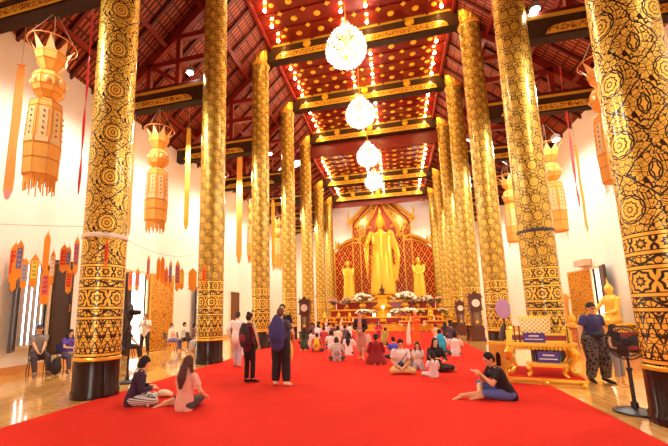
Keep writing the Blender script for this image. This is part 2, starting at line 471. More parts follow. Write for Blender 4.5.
# ------------------------------------------------------------------ cross beams of the nave
med=MB(); n=14; pts=[]
for i in range(n*2):
    a=PI*i/n; r=.20 if i%2==0 else .172; pts.append((r*math.cos(a),r*math.sin(a)))
med.prism(pts,(0,-.0,0),(1,0,0),(0,0,1),.05); med.ell((0,-.05,0),(.1,.05,.1),12,6)
def beam(y, z0, h, x0, x1, inset, name, label, meds=(), group=None, cat='beam', face=.17):
    t=empty(name,((x0+x1)/2,y,z0),0,label,cat,group); W=(x1-x0)/2
    MB().box(-W,W,-face,face,0,h).build('timber',BEAMBLK,t)
    tr=MB(); tr.box(-W,W,-face-.03,face+.03,h-.07,h+.03); tr.build('gold_moulding',GOLD,t)
    hh=h*.38; zc=h*.25; a=-W+inset; b2=W-inset
    pts=[(a,-hh/2),(b2,-hh/2),(b2+.1,-hh/2+.02)]
    outline=[(a-.12,-hh/2),(b2+.12,-hh/2),(b2+.06,0),(b2-.08,hh*.36),(b2-.3,hh/2),(a+.3,hh/2),(a+.08,hh*.36),(a-.06,0)]
    bp=MB(); inner=[(px*.985,pz*.72) for px,pz in outline]
    bp.prism(outline,(0,-face-.025,zc),(1,0,0),(0,0,1),.03); 
    bp.build('panel_border',GOLDB,t)
    b3=MB(); b3.prism(inner,(0,-face-.04,zc),(1,0,0),(0,0,1),.02)
    b3.build('gold_panel',stencil_mat('beam_stencil',9.0,dark=(.3,.09,.01)) if 'bst' not in MATS else MATS['bst'],t)
    un=MB().box(-W,W,-face-.02,face+.02,-.03,0.0); un.build('soffit_board',M('beam_underside_paint',(.035,.016,.008),.7,0,var=.3,scale=3,spec=.1),t)
    for mx in meds:
        q=MB(); q.v=[(v[0],v[1]-face-.02,v[2]) for v in med.v]; q.f=list(med.f); q.mi=list(med.mi)
        q.build('gold_medallion',GOLDB,t,loc=(mx,0,h*.70))
    return t
MATS['bst']=stencil_mat('beam_stencil',9.0,dark=(.3,.09,.01))
for k in range(3,8):
    z=(ZN1 if k<6 else ZN2)
    beam(ycol(k),z+.02,.82,XL+.36,XR-.36,.62,'nave_beam','black and gold cross beam over the nave at the %s pair of columns'%ordn[k-1],(-2.35,-.02,2.35),'cross beams over the nave')
# longitudinal plates along the column heads and trusses of the aisles
for side,x in (('left',XL),('right',XR)):
    for (a,b_,z) in ((YB,YSTEP,ZN1),(YSTEP+.3,YE-.6,ZN2)):
        o=MB().box(x-.15,x+.15,a,b_,z+.86+.15,z+.86+.4).build('wall_plate',REDW)
        o.name='wall_plate'
        tag(o,'red timber plate along the heads of the %s %s columns'%('front' if z>12 else 'rear',side),'timber')
for side,xw,xc in (('left',WLX,XL),('right',WRX,XR)):
    sg=1 if xc>xw else -1
    for k in range(1,8):
        y=ycol(k); x0,x1=(xw,xc-.36) if sg>0 else (xc+.36,xw)
        t=beam(y,9.12,.64,x0,x1,.55,'aisle_beam','black and gold beam across the %s aisle at its %s column'%(side,ordn[k-1]),(),'beams across the %s aisle'%side,face=.15)
        tr=empty('aisle_truss',(xc,y,9.79),0,'red timber truss above the %s aisle beam at its %s column'%(side,ordn[k-1]),'truss','trusses above the %s aisle'%side)
        wx=(xw-xc)
        MB().box(*sorted((wx*.9,sg*-.36)),-.09,.09,0,.18).build('bottom_chord',REDD,tr)
        MB().box(*sorted((wx*.64,sg*-.36)),-.08,.08,1.0,1.2).build('tie',REDW,tr)
        MB().box(*sorted((wx*.36,sg*-.36)),-.08,.08,2.0,2.2).build('tie',REDW,tr)
        for f_,z0,z1 in ((.62,.18,1.0),(.34,.18,1.0),(.34,1.2,2.0)): MB().box(wx*f_-.09,wx*f_+.09,-.08,.08,z0,z1).build('post',REDW,tr)
        zt=3.3 if k<6 else 1.7
        MB().bar((wx*.93,0,.0),(sg*-.3,0,(.93*abs(wx)-.3)*.88 if k<6 else 2.0),.16,.26).build('principal_rafter',REDW,tr)
        MB().bar((wx*.34,0,.3),(wx*.6,0,1.1),.1,.12).build('strut',REDW,tr)
        MB().bar((sg*-.1,0,-.3),(sg*-.1,0,2.6),.2,.2).build('king_post',REDW,tr)
# ================================================================== hanging things
STR=M('string',(.55,.4,.25),.8)
PAPER=M('orange_lantern_paper',(.93,.46,.08),.75,var=.12,scale=4)
PAPERL=M('pale_lantern_paper',(.95,.62,.28),.75,var=.2,scale=16)
BAMB=M('lantern_ribs',(.72,.27,.05),.6)
def make_lantern():
    t=empty('paper_lantern')
    n=8
    def octa(prof,name,mat,phase=.39,extra=None):
        b=MB(); vs=[];fs=[]
        for r,z in prof:
            vs+=[(r*math.cos(2*PI*k/n+phase),r*math.sin(2*PI*k/n+phase),z) for k in range(n)]
        for i in range(len(prof)-1):
            for k in range(n):
                k2=(k+1)%n; fs.append((i*n+k,i*n+k2,(i+1)*n+k2,(i+1)*n+k))
        fs.append(tuple(range(n-1,-1,-1))); fs.append(tuple((len(prof)-1)*n+k for k in range(n)))
        b.add(vs,fs)
        if extra: extra(b)
        o=b.build(name,mat,t)
        rb=MB()
        for i in range(len(prof)-1):
            for k in range(n): rb.tube([vs[i*n+k],vs[(i+1)*n+k]],.011,4)
        for i in range(len(prof)):
            for k in range(n): rb.tube([vs[i*n+k],vs[i*n+(k+1)%n]],.011,4)
        rb.build('ribs',BAMB,o)
        return vs,o
    # long skirt body
    pn=MB()
    for k in range(n):
        a=2*PI*(k+.5)/n+.39; ap=math.cos(PI/n); c,s_=math.cos(a),math.sin(a)
        for (z0,z1,w,r0,r1) in ((1.3,2.2,.10,.455*ap,.424*ap),(1.28,1.42,.15,.462*ap,.457*ap)):
            tx,ty=-s_,c
            P=lambda r,z,ww:(c*(r+.006)+tx*ww,s_*(r+.006)+ty*ww,z)
            q=[P(r0,z0,-w),P(r0,z0,w),P(r1,z1,w),P(r1,z1,-w)]
            q2=[(x+c*.01,y+s_*.01,z) for x,y,z in q]
            pn.add(q+q2,[(0,3,2,1),(4,5,6,7),(0,1,5,4),(1,2,6,5),(2,3,7,6),(3,0,4,7)])
    dm=MB()
    for k in range(n):
        a=2*PI*(k+.5)/n+.39; ap=math.cos(PI/n); c,s_=math.cos(a),math.sin(a)
        for j in range(5):
            z=1.5+j*.15; r=(.452-.028*(z-1.3))*ap+.02
            dm.ell((c*r,s_*r,z),(.028,.028,.036),6,4)
    def addp(b):
        b.cur=1; b.add(pn.v,pn.f); b.cur=2; b.add(dm.v,dm.f)
    v1,o1=octa([(.44,.90),(.46,1.25),(.42,2.25),(.40,2.42),(.2,2.55)],'body',[PAPER,PAPERL,M('lantern_motif',(.35,.22,.16),.7)],extra=addp)
    v2,o2=octa([(.43,.48),(.44,.88)],'lower_band',PAPER)
    fb=MB()
    for k in range(40):
        a=2*PI*k/40; r=.36; L=.30+.14*math.sin(k*2.3)
        fb.bar((r*math.cos(a),r*math.sin(a),.48-L),(r*math.cos(a),r*math.sin(a),.5),.045,.006)
    fb.build('fringe',PAPER,t)
    v4,o4=octa([(.2,3.38),(.38,3.6),(.43,3.78),(.40,3.84)],'bowl',PAPER)
    mm=MB()
    for k in range(n):
        a=2*PI*(k+.5)/n+.39; c,s_=math.cos(a),math.sin(a)
        mm.ell((c*.40,s_*.40,2.98),(.07,.07,.09),8,6)
    def addm(b):
        b.cur=1; b.add(mm.v,mm.f)
    v3,o3=octa([(.2,2.58),(.36,2.72),(.43,2.86),(.43,3.1),(.34,3.26),(.2,3.34)],'drum',[PAPER,PAPERL],extra=addm)
    st=MB()
    for k in range(n):
        a=2*PI*(k+.5)/n+.39; c,s_=math.cos(a),math.sin(a); tx,ty=-s_,c
        vs=[(c*.36+tx*.13,s_*.36+ty*.13,3.82),(c*.36-tx*.13,s_*.36-ty*.13,3.82),(c*.58,s_*.58,4.16),(c*.34,s_*.34,3.84),(c*.3,s_*.3,3.8)]
        st.add(vs,[(0,2,1),(0,3,2),(1,2,3),(0,1,4),(0,4,3),(1,3,4)])
    st.build('star_points',PAPERL,t)
    hp=MB(); m=28; hp.tube([(.62*math.cos(2*PI*k/m),.62*math.sin(2*PI*k/m),4.12) for k in range(m+1)],.016,5); hp.build('hoop',BAMB,t)
    sb=MB()
    for k in range(3):
        a=2*PI*k/3+.3; sb.tube([(.62*math.cos(a),.62*math.sin(a),4.12),(0.06*math.cos(a),.06*math.sin(a),5.05)],.008,4)
    sb.tube([(0,0,3.84),(0,0,5.06)],.009,4)
    sb.build('strings',STR,t)
    return t
lant=make_lantern()
LS=[((-7.95,6.3),'nearest in the left aisle','left'),((-8.1,10.75),'second in the left aisle','left'),((-8.1,15.3),'third in the left aisle, behind the second column','left'),((-8.1,19.85),'fourth in the left aisle','left'),((-8.1,24.3),'rearmost in the left aisle','left'),
    ((5.85,10.9),'nearest in the right aisle, behind the large column','right'),((6.02,15.3),'second in the right aisle','right'),((5.95,19.95),'rearmost in the right aisle','right')]
for i,((x,y),d,sd) in enumerate(LS):
    c=lant if i==0 else copy_tree(lant)
    c.location=(x,y,4.36); c.rotation_euler=(0,0,.2*i); c.scale=(.84,.84,.94)
    if i in(6,): c.location.z=3.9
    tag(c,'orange paper lantern with star crown, '+d,'lantern','paper lanterns of the %s aisle'%sd)

def banner(u,v0,v1,xp,wpx,col,label,endcol=None,kind='hanging_banner',twist=0.0,top=None):
    P=atx(u,v0,xp); Q=atx(u-(v1-v0)*.0,v1,xp)
    x,y=P.x,P.y; zt=P.z
    # bottom height from the vertical line's projection
    lo,hi=0.0,zt
    for _ in range(40):
        mid=(lo+hi)/2; d=Vector((x,y,mid))-EYE; vv=CY-FOC*d.dot(UP)/d.dot(FW)
        if vv>v1: lo=mid
        else: hi=mid
    zb=lo; d=Vector((x,y,(zt+zb)/2))-EYE; w=wpx/FOC*d.dot(FW)
    t=empty('hanging_banner',(x,y,zb),.5,label,'banner','long hanging banners')
    L=zt-zb; m=14; pts=[]
    b=MB(); vs=[];fs=[]
    for i in range(m+1):
        z=L*(.06+.94*i/m); a=twist*i+.12*math.sin(i*.9); ww=w/2*(1 if i<m else .6)
        c,s_=math.cos(a),math.sin(a)
        for sg in (-1,1):
            for th in (-.006,.006): vs.append((c*ww*sg-s_*th,s_*ww*sg+c*th+.01*math.sin(i),z))
    for i in range(m):
        o=i*4; p=o+4
        fs+=[(o,o+2,p+2,p),(o+1,p+1,p+3,o+3),(o,p,p+1,o+1),(o+2,o+3,p+3,p+2)]
    fs+=[(0,1,3,2),(4*m,4*m+2,4*m+3,4*m+1)]
    b.add(vs,fs); b.build('cloth',M('cloth_%d_%d_%d'%tuple(int(c*99) for c in col),col,.8,var=.15,scale=3),t)
    tl=MB(); tl.prism([(-w*.5,L*.065),(w*.5,L*.065),(w*.22,L*.01),(0,0),(-w*.22,L*.01)],(0,-.005,0),(1,0,0),(0,0,1),.01)
    ec=endcol or col; tl.build('tail',M('cloth_%d_%d_%d'%tuple(int(c*99) for c in ec),ec,.8,var=.15,scale=3),t)
    MB().bar((-w*.6,0,L*.99),(w*.6,0,L*.99),.02,.02).build('cross_stick',BAMB,t)
    roofz=WTOP+(min(x-WLX,WRX-x))*.93-.2
    MB().tube([(0,0,L),(0,0,max(L+.2,min(roofz,top or roofz)-zb))],.007,4).build('string',STR,t)
    return t
OR=(.90,.33,.07); YE_=(.85,.50,.05); RD=(.75,.05,.03)
banner(22,64,200,-9.4,8,OR,'wide flat orange banner with a pink tail on the left wall',(.9,.3,.28))
banner(93,12,195,-7.7,2.4,(.62,.04,.05),'dark red twisted ribbon beside the nearest column',twist=.8)
banner(134,142,236,-9.2,2.2,OR,'very thin orange ribbon just right of the nearest left column')
banner(189,128,230,-8.6,4.5,YE_,'yellow hanging banner between first and second left columns')
banner(240,125,264,-8.3,5.5,(.9,.42,.06),'orange hanging banner between second and third left columns')
banner(273,200,266,-7.6,3.5,YE_,'short yellow banner next to the rear left lantern')
banner(553,20,208,6.8,2.6,(.62,.07,.07),'thin dark red cord hanging before the right wall',twist=.8)
banner(575,145,232,7.3,3.2,(.55,.36,.05),'slim olive gold banner before the right wall')

# zodiac flags on strings in the left aisle
FC={'red':(.75,.03,.02),'blue':(.16,.16,.4),'grey':(.45,.42,.5),'yellow':(.95,.75,.1),'pink':(.85,.16,.14),'plain':None,'white':(.95,.85,.7),'purple':(.4,.1,.22)}
FO=M('orange_flag_cloth',(.93,.33,.02),.8,var=.1)
INK=M('flag_lettering',(.12,.03,.03),.8); INKY=M('flag_lettering_gold',(.95,.6,.1),.7)
def flag(x,y,zt,zb,w,c,label,group,rz=.3):
    L=zt-zb; t=empty('small_flag',(x,y,zb),rz,label,'flag',group)
    b=MB(); o=[(0,0),(w*.5,L*.12),(w*.42,L*.2),(w*.5,L*.28),(w*.5,L*.8),(w*.42,L*.86),(w*.3,L*.9),(0,L),(-w*.3,L*.9),(-w*.42,L*.86),(-w*.5,L*.8),(-w*.5,L*.28),(-w*.42,L*.2),(-w*.5,L*.12)]
    b.prism(o,(0,-.004,0),(1,0,0),(0,0,1),.008); b.build('cloth',FO,t)
    if FC[c]:
        pn=MB().prism([(-w*.36,L*.28),(w*.36,L*.28),(w*.36,L*.8),(-w*.36,L*.8)],(0,-.009,0),(1,0,0),(0,0,1),.006).build('colour_panel',M('flag_panel_'+c,FC[c],.8),t)
        ib=MB(); k=4
        for i in range(k):
            z=L*(.36+.12*i); ib.tube([(-w*.2,-.014,z),(-w*.05,-.014,z+L*.05),(w*.05,-.014,z-L*.01),(w*.2,-.014,z+L*.05)],w*.045,4)
        ib.build('lettering',INKY if c in('red','blue','purple') else INK,pn)
    MB().tube([(0,0,L*.99),(0,0,L+.06)],.006,4).build('loop',STR,t)
near=[(7,243,286,9,'red'),(16,258,292,6,'plain'),(21.5,240,280,7,'blue'),(26,258,290,7,'grey'),(36,254,288,8,'yellow'),(48.5,232,272,6,'plain'),(47,268,306,9,'pink'),(54,250,286,5,'white'),(65,244,273,7,'red'),(69.5,246,272,5,'blue'),(70,268,294,6,'red'),(78,236,276,5,'purple')]
words_=['leftmost','second from the end wall','third, with a dark blue panel','short, with a grey panel','with a yellow panel','tall and plain, reaching highest','low, with a pink red panel','narrow, with a white panel','with a red panel near the column','narrow blue panelled, near the column','hung lowest beside the column','thin purple panelled, nearest the column']
for (u,v0,v1,w,c),d in zip(near,words_):
    y=7.62-(u/110)*1.0
    P=aty(u,v0,y); Q=aty(u,v1,y); k=(P-EYE).dot(FW)/FOC
    flag(max(P.x,-10.15),y,P.z,Q.z,w*k,c,'orange flag by the striped window, '+d,'zodiac flags before the striped window')
far=[(131,270,291,4,'pink'),(138,268,292,4.5,'pink'),(149,255,281,3,'purple'),(159,257,281,3.5,'plain'),(163,256,284,4,'plain'),(166.5,267,287,4,'pink'),(171,260,290,3,'blue'),(178,260,292,4.5,'purple'),(182,268,290,4.5,'yellow'),(193,268,292,8,'plain')]
w2=['first after the nearest column','second after the nearest column','brownish one at the gold door','tall yellow one over the gold door','tall plain one over the gold door','short pink one right of the gold door','thin blue one right of the gold door','long one with a purple panel','short one with a yellow panel','wide plain one before the second column']
for (u,v0,v1,w,c),d in zip(far,w2):
    y=11.7-(u-130)/60*.85
    P=aty(u,v0,y); Q=aty(u,v1,y); k=(P-EYE).dot(FW)/FOC
    flag(P.x,y,P.z,Q.z,w*k,c,'small orange flag, '+d,'zodiac flags between first and second columns')
for (u,v0,v1,w,yy,d) in ((109,238,270,4,5.70,'first'),(205,264,287,4,10.25,'second')):
    P=aty(u,v0,yy); Q=aty(u,v1,yy); k=(P-EYE).dot(FW)/FOC
    flag(P.x,P.y-.03,P.z,Q.z,w*k,'red','red panelled flag hung on the face of the %s left column'%d,None,0)
def line(name,pts,r,mat,label,cat):
    return tag(MB().tube(pts,r,5).build(name,mat),label,cat)
def sag(a,b,s,n=12):
    a=Vector(a);b=Vector(b); return [a.lerp(b,i/n)-Vector((0,0,s*4*(i/n)*(1-i/n))) for i in range(n+1)]
line('flag_line',sag((-10.3,7.75,2.95),(XL-.3,6.55,3.05),.12),.006,STR,'thin line carrying the flags before the striped window','cord')
line('flag_line',sag((XL-.35,6.5,3.6),(XL-.3,10.4,3.5),.35),.006,STR,'thin cord strung from the first to the second left column','cord')
line('flag_line',sag((-10.2,12.0,3.05),(XL-.3,10.95,3.0),.12),.006,STR,'thin line carrying the flags by the gold door','cord')
line('flag_line',sag((-10.2,5.2,3.75),(XL-.3,6.4,3.5),.05),.006,STR,'thin cord from the left wall to the nearest column','cord')
# plastic tape round the nearest columns
tp=MB().lathe([(RC+.008,-.045),(RC+.02,-.03),(RC+.02,.03),(RC+.008,.045)],40,(0,0,0)); o=tp.build('tape_band',M('white_tape',(.9,.8,.66),.4),None,'auto',(XL,ycol(1),3.18)); tag(o,'white tape wrapped round the nearest left column','tape')
tp=MB().lathe([(RC+.008,-.04),(RC+.02,-.03),(RC+.02,.03),(RC+.008,.04)],40,(0,0,0)); o=tp.build('tape_band',M('dark_tape',(.05,.04,.05),.4),None,'auto',(XR,ycol(2),3.55)); tag(o,'dark band strapped round the second right column','tape')

# ------------------------------------------------------------------ chandeliers
CRY=M('crystal_drops',(1,.97,.92),.12,0,var=0,trans=.25)
BU2=M('chandelier_bulb',(1,.9,.7),.4,0,emit=(1,.93,.80),es=34,var=0)
def make_chandelier():
    t=empty('crystal_chandelier'); rnd=random.Random(3)
    MB().lathe([(.03,-.55),(.10,-.45),(.04,-.3),(.07,0),(.04,.3),(.09,.5),(.03,.62),(.03,.9)],12).build('stem',GOLDB,t,'auto')
    MB().tube([(0,0,.9),(0,0,(14.4-10.28)/.86)],.018,6).build('chain',GOLDB,t)
    for k in range(24):
        a=2*PI*k/24; c,s_=math.cos(a),math.sin(a); up=k%3
        R_=(.58,.42,.5)[up]; z=(-.05,.32,-.42)[up]
        MB().tube([(0.03*c,.03*s_,z-.15),(R_*.5*c,R_*.5*s_,z-.28),(R_*c,R_*s_,z-.12),(R_*c,R_*s_,z)],.014,5).build('arm',GOLDB,t)
        bb=MB().ell((R_*c,R_*s_,z+.09),(.045,.045,.075),10,6).build('bulb',BU2,t)
    cb=MB()
    def drop(x,y,z,s): 
        cb.add([(x,y,z+s*1.2),(x+s*.45,y,z),(x,y+s*.45,z),(x-s*.45,y,z),(x,y-s*.45,z),(x,y,z-s*1.6)],[(0,1,2),(0,2,3),(0,3,4),(0,4,1),(5,2,1),(5,3,2),(5,4,3),(5,1,4)])
    for (r,z,n) in ((.30,.62,20),(.18,.8,14),(.46,.42,34),(.54,.3,38),(.60,.2,44),(.66,.08,50),(.68,-.02,54),(.70,-.12,56),(.70,-.22,56),(.68,-.32,54),(.64,-.42,50),(.58,-.5,44),(.52,-.58,38),(.38,-.70,30),(.22,-.80,18),(.05,-.88,4)):
        for k in range(n):
            a=2*PI*(k+rnd.random()*.4)/n; q=r*(1+rnd.uniform(-.03,.05)); drop(q*math.cos(a),q*math.sin(a),z+rnd.uniform(-.04,.04),rnd.uniform(.035,.058))
            if rnd.random()<.6: q*=.8; drop(q*math.cos(a),q*math.sin(a),z+rnd.uniform(-.07,.07),.04)
    for k in range(18):
        a=2*PI*k/18
        for i in range(7):
            f=i/7; r=.12+.5*f*f; drop(r*math.cos(a),r*math.sin(a),.95-.7*f,.028)
    o=cb.build('crystals',CRY,t); o['label']='hundreds of clear faceted crystal drops'; o['kind']='stuff'
    for r,z in ((.58,.02),(.42,.36),(.66,-.22)):
        MB().tube([(r*math.cos(2*PI*k/30),r*math.sin(2*PI*k/30),z) for k in range(31)],.014,5).build('hoop',GOLDB,t)
    return t
CHAND=[(-1.10,10.5,10.0),(-1.09,15.1,10.28),(-1.085,19.7,10.25),(-1.08,25.4,10.75)]
ch=make_chandelier(); 
for i,p in enumerate(CHAND):
    c=ch if i==0 else copy_tree(ch); c.location=p; c.rotation_euler=(0,0,.3*i); c.scale=(.9,.9,.86)
    tag(c,['largest crystal chandelier, nearest and highest','second crystal chandelier from the camera','third crystal chandelier, just above the rearmost one','rearmost crystal chandelier over the altar peak'][i],'chandelier','chandeliers down the middle of the nave')

# ------------------------------------------------------------------ windows and doors in the side walls
DARKW=M('dark_brown_shutter',(.045,.018,.012),.4); FRM=M('pale_window_frame',(.85,.62,.38),.5)
GDOOR=stencil_mat('gilt_door_stencil',9.0,(.85,.42,.04),(.34,.11,.02),.06)
GLS,g,b=newmat('window_glass'); b.inputs['Transmission Weight'].default_value=1; b.inputs['Roughness'].default_value=.0; b.inputs['Base Color'].default_value=(1,1,1,1); b.inputs['IOR'].default_value=1.05
def frame(mb,x0,x1,a,c,z0,z1,w=.09):
    mb.box(x0,x1,a-w,a,z0,z1+w); mb.box(x0,x1,c,c+w,z0,z1+w); mb.box(x0,x1,a,c,z1,z1+w)
    if z0>.1: mb.box(x0,x1,a-w,c+w,z0-w,z0)
for i,(a,c,z0,z1) in enumerate(LH):
    b=MB(); frame(b,WLX-.08,WLX+.06,a,c,z0,z1); o=b.build('%s_%d'%('window' if z0>.1 else 'door',i+1),FRM); o['kind']='structure'
    if i==0:
        g_=MB().box(WLX-.16,WLX-.15,a,c,z0,z1).build('pane',GLS,o)
        for j in range(1,5):
            y=a+(c-a)*j/5; MB().box(WLX-.10,WLX-.07,y-.05,y+.05,z0,z1).build('curtain_strip',M('grey_curtain',(.42,.36,.33),.8),o)
for i,(a,c,z0,z1) in enumerate(RH):
    b=MB(); frame(b,WRX-.06,WRX+.08,a,c,z0,z1); o=b.build('window_%d'%(i+5),FRM); o['kind']='structure'
def leaf(hx,hy,w,z0,z1,ang,mat,name,label,cat,border=DARKW,sg=1):
    """a door or shutter leaf hinged at (hx,hy), swung by ang from the wall line"""
    t=empty(name,(hx,hy,z0),ang,label,cat)
    MB().box(0,w,-.03,.03,0,z1-z0).build('leaf',mat,t)
    bb=MB(); H=z1-z0
    for yy in (-.045,.03): 
        bb.box(0,.06,yy,yy+.015,0,H); bb.box(w-.06,w,yy,yy+.015,0,H); bb.box(.06,w-.06,yy,yy+.015,0,.06); bb.box(.06,w-.06,yy,yy+.015,H-.06,H)
    bb.build('border',border,t)
    hb=MB(); hb.tube([(w-.1,-.045,H*.45),(w-.1,-.09,H*.45),(w-.1,-.09,H*.52),(w-.1,-.045,H*.52)],.012,6); hb.build('handle',BAMB,t)
leaf(WLX+.08,7.84,.42,.62,3.2,R(-50),DARKW,'window_shutter','dark shutter on the near side of the striped window','shutter',BEAMBLK)
leaf(WLX+.08,8.88,.62,.40,3.3,R(82),DARKW,'window_shutter','dark shutter on the far side of the striped window','shutter',BEAMBLK)
leaf(WLX+.10,13.42,1.36,.02,3.3,R(80),GDOOR,'open_door','tall gold stencilled door leaf folded back on the left wall','door',GOLDD)
leaf(WLX+.10,12.0,.4,.02,3.2,R(-25),DARKW,'open_door','narrow dark door leaf behind the nearest left column','door',BEAMBLK)
leaf(WLX+.10,17.3,.5,.02,2.9,R(-70),DARKW,'open_door','dark door leaf just left of the second column','door',BEAMBLK)
leaf(WLX+.02,21.45,1.2,.02,2.84,R(88),M('brown_door',(.16,.06,.02),.4),'closed_door','closed brown door between second and third left columns','door',BEAMBLK)
leaf(WRX-.12,19.95,1.92,.65,3.15,R(-86),GDOOR,'window_shutter','gold painted shutter leaning open behind the man in navy','shutter',GOLDD)
leaf(WRX-.08,17.2,.8,.8,3.15,R(-106),DARKW,'window_shutter','black shutter beside the seated gold statue','shutter',BEAMBLK)
tag(MB().box(WRX-.32,WRX-.02,17.9,18.8,3.28,3.55).build('wall_box',M('beige_metal',(.62,.45,.3),.5)),'beige box fixed on the right wall above the shutter','box')
# standing platform edge along the left wall
# ================================================================== figures
def remesh(mb, name, mat, vox, parent=None, smooth=3):
    o=mb.build(name,mat); 
    m=o.modifiers.new('r','REMESH'); m.mode='VOXEL'; m.voxel_size=vox
    s=o.modifiers.new('s','SMOOTH'); s.iterations=smooth; s.factor=.5
    dg=bpy.context.evaluated_depsgraph_get(); me=bpy.data.meshes.new_from_object(o.evaluated_get(dg))
    o.modifiers.clear(); old=o.data; o.data=me; bpy.data.meshes.remove(old)
    me.materials.clear(); me.materials.append(mat); me.shade_smooth()
    if parent is not None: o.parent=parent
    return o
def ik(a,b,l1,l2,pole):
    a=Vector(a); b=Vector(b); d=b-a; L=d.length
    if L>l1+l2-.002: b=a+d*((l1+l2-.002)/L); d=b-a; L=d.length
    L=max(L,abs(l1-l2)+.01); u=d/L if d.length>1e-5 else Vector((0,0,-1))
    x=(l1*l1-l2*l2+L*L)/(2*L); h=math.sqrt(max(0,l1*l1-x*x))
    p=Vector(pole); p=(p-u*p.dot(u)); p.normalize()
    return a+u*x+p*h, b
POSES={
 'stand':dict(P=(0,0,.93),lean=0,fl=(-.11,0,.075),fr=(.11,.03,.075),hl=(-.25,.05,.84),hr=(.25,.05,.84)),
 'walk':dict(P=(0,0,.91),lean=4,fl=(-.09,.26,.08),fr=(.1,-.22,.11),hl=(-.24,-.1,.86),hr=(.24,.2,.9)),
 'cross':dict(P=(0,0,.115),lean=9,fl=(.14,.26,.06),fr=(-.14,.34,.06),hl=(-.13,.27,.27),hr=(.13,.27,.27),kl=(-1,.25,.05),kr=(1,.25,.05),ft='x'),
 'kneel':dict(P=(0,0,.25),lean=6,fl=(-.09,-.13,.05),fr=(.09,-.13,.05),hl=(-.1,.3,.42),hr=(.1,.3,.42),kl=(-.15,1,.1),kr=(.15,1,.1),ft='b'),
 'side':dict(P=(0,0,.11),lean=4,fl=(-.50,.02,.06),fr=(-.34,.17,.06),hl=(-.1,.3,.35),hr=(.14,.3,.3),kl=(-.5,1,.1),kr=(.3,1,.1),ft='s'),
 'hug':dict(P=(0,0,.11),lean=16,fl=(-.12,.46,.06),fr=(.12,.46,.06),hl=(-.06,.42,.34),hr=(.06,.42,.34),kl=(-.1,.2,1),kr=(.1,.2,1)),
 'chair':dict(P=(0,0,.52),lean=3,fl=(-.16,.48,.075),fr=(.16,.46,.075),hl=(-.05,.33,.60),hr=(.05,.33,.60),kl=(-.25,1,.6),kr=(.25,1,.6)),
 'recline':dict(P=(0,0,.11),lean=20,fl=(-.30,.62,.06),fr=(.02,.80,.05),hl=(-.03,.36,.42),hr=(.12,.34,.36),kl=(-.7,.4,.5),kr=(.5,.4,.6)),
}
def skel(pose,over={}):
    q=dict(POSES[pose]); q.update(over); J={}
    P=Vector(q['P']); la=R(q.get('lean',0)); sl=R(q.get('slean',0)); tw=R(q.get('twist',0))
    s=Vector((math.sin(sl),math.sin(la),math.cos(la)*math.cos(sl))).normalized()
    rx=Vector((math.cos(tw),math.sin(tw),0)); rx=(rx-s*rx.dot(s)).normalized(); fy=s.cross(rx)
    J['P']=P; J['s']=s; J['rx']=rx; J['fy']=fy; J['N']=P+s*.50
    wd=q.get('width',1.0)
    for sd,sg in (('l',-1),('r',1)):
        J['sh'+sd]=P+s*.445+rx*sg*.165*wd; J['hp'+sd]=P+Vector((sg*.085,0,-.02))
        J['el'+sd],J['wr'+sd]=ik(J['sh'+sd],q['h'+sd],.27,.245,q.get('e'+sd,(sg*.7,-.6,-.5)))
        J['kn'+sd],J['an'+sd]=ik(J['hp'+sd],q['f'+sd],.42,.41,q.get('k'+sd,(sg*.1,1,.1)))
        f=q.get('ft','f'); A=J['an'+sd]; K=J['kn'+sd]
        if f=='f': t=Vector((sg*.25,1,-.28)).normalized()
        elif f=='b': t=Vector((sg*.1,-1,-.1)).normalized()
        else:
            t=(A-K).normalized(); t=(t+Vector((0,.35,-.05))).normalized()
        if 't'+sd in q: t=Vector(q['t'+sd]).normalized()
        J['to'+sd]=A+t*.17; J['td'+sd]=t
    hp=R(q.get('hpitch',8)); hy=R(q.get('hyaw',0)); 
    J['H']=J['N']+(s*.6+Vector((0,0,.4))).normalized()*.155+fy*.02
    base=Matrix((rx,fy,rx.cross(fy))).transposed()
    yawm=Matrix.Rotation(hy+math.atan2(rx.y,rx.x),3,'Z')
    J['M']=(yawm@Matrix.Rotation(-hp,3,'X'))*q.get('hs',1.0); J['H']=J['H']+s*.09*(q.get('hs',1.0)-1)
    J['q']=q
    return J
def hand(b,W,d,n,sg,curl=.5,fat=1.0):
    d=Vector(d).normalized(); n=Vector(n); n=(n-d*n.dot(d)).normalized(); sdv=d.cross(n).normalized()
    b.tube([W-d*.02,W+d*.03,W+d*.085],[.026,.036,.036],8,.5,side=sdv,cap='round')
    for i,(off,L) in enumerate(((-.028,.068),(-.010,.078),(.010,.073),(.027,.056))):
        p0=W+d*.08+sdv*off; p1=p0+(d*math.cos(curl*.6)+n*math.sin(curl*.6))*L*.5; p2=p1+(d*math.cos(curl*1.5)+n*math.sin(curl*1.5))*L*.5
        b.tube([p0-d*.02,p1,p2],[.0095*fat,.009*fat,.0075*fat],6,cap='round')
    th=sdv*(-1 if sg>0 else 1)
    p0=W+d*.02+th*.026; p1=p0+(d*.7+th*.6+n*.3).normalized()*.035; p2=p1+(d*.9+th*.2+n*.5).normalized()*.03
    b.tube([p0,p1,p2],[.013*fat,.011*fat,.009*fat],6,cap='round')
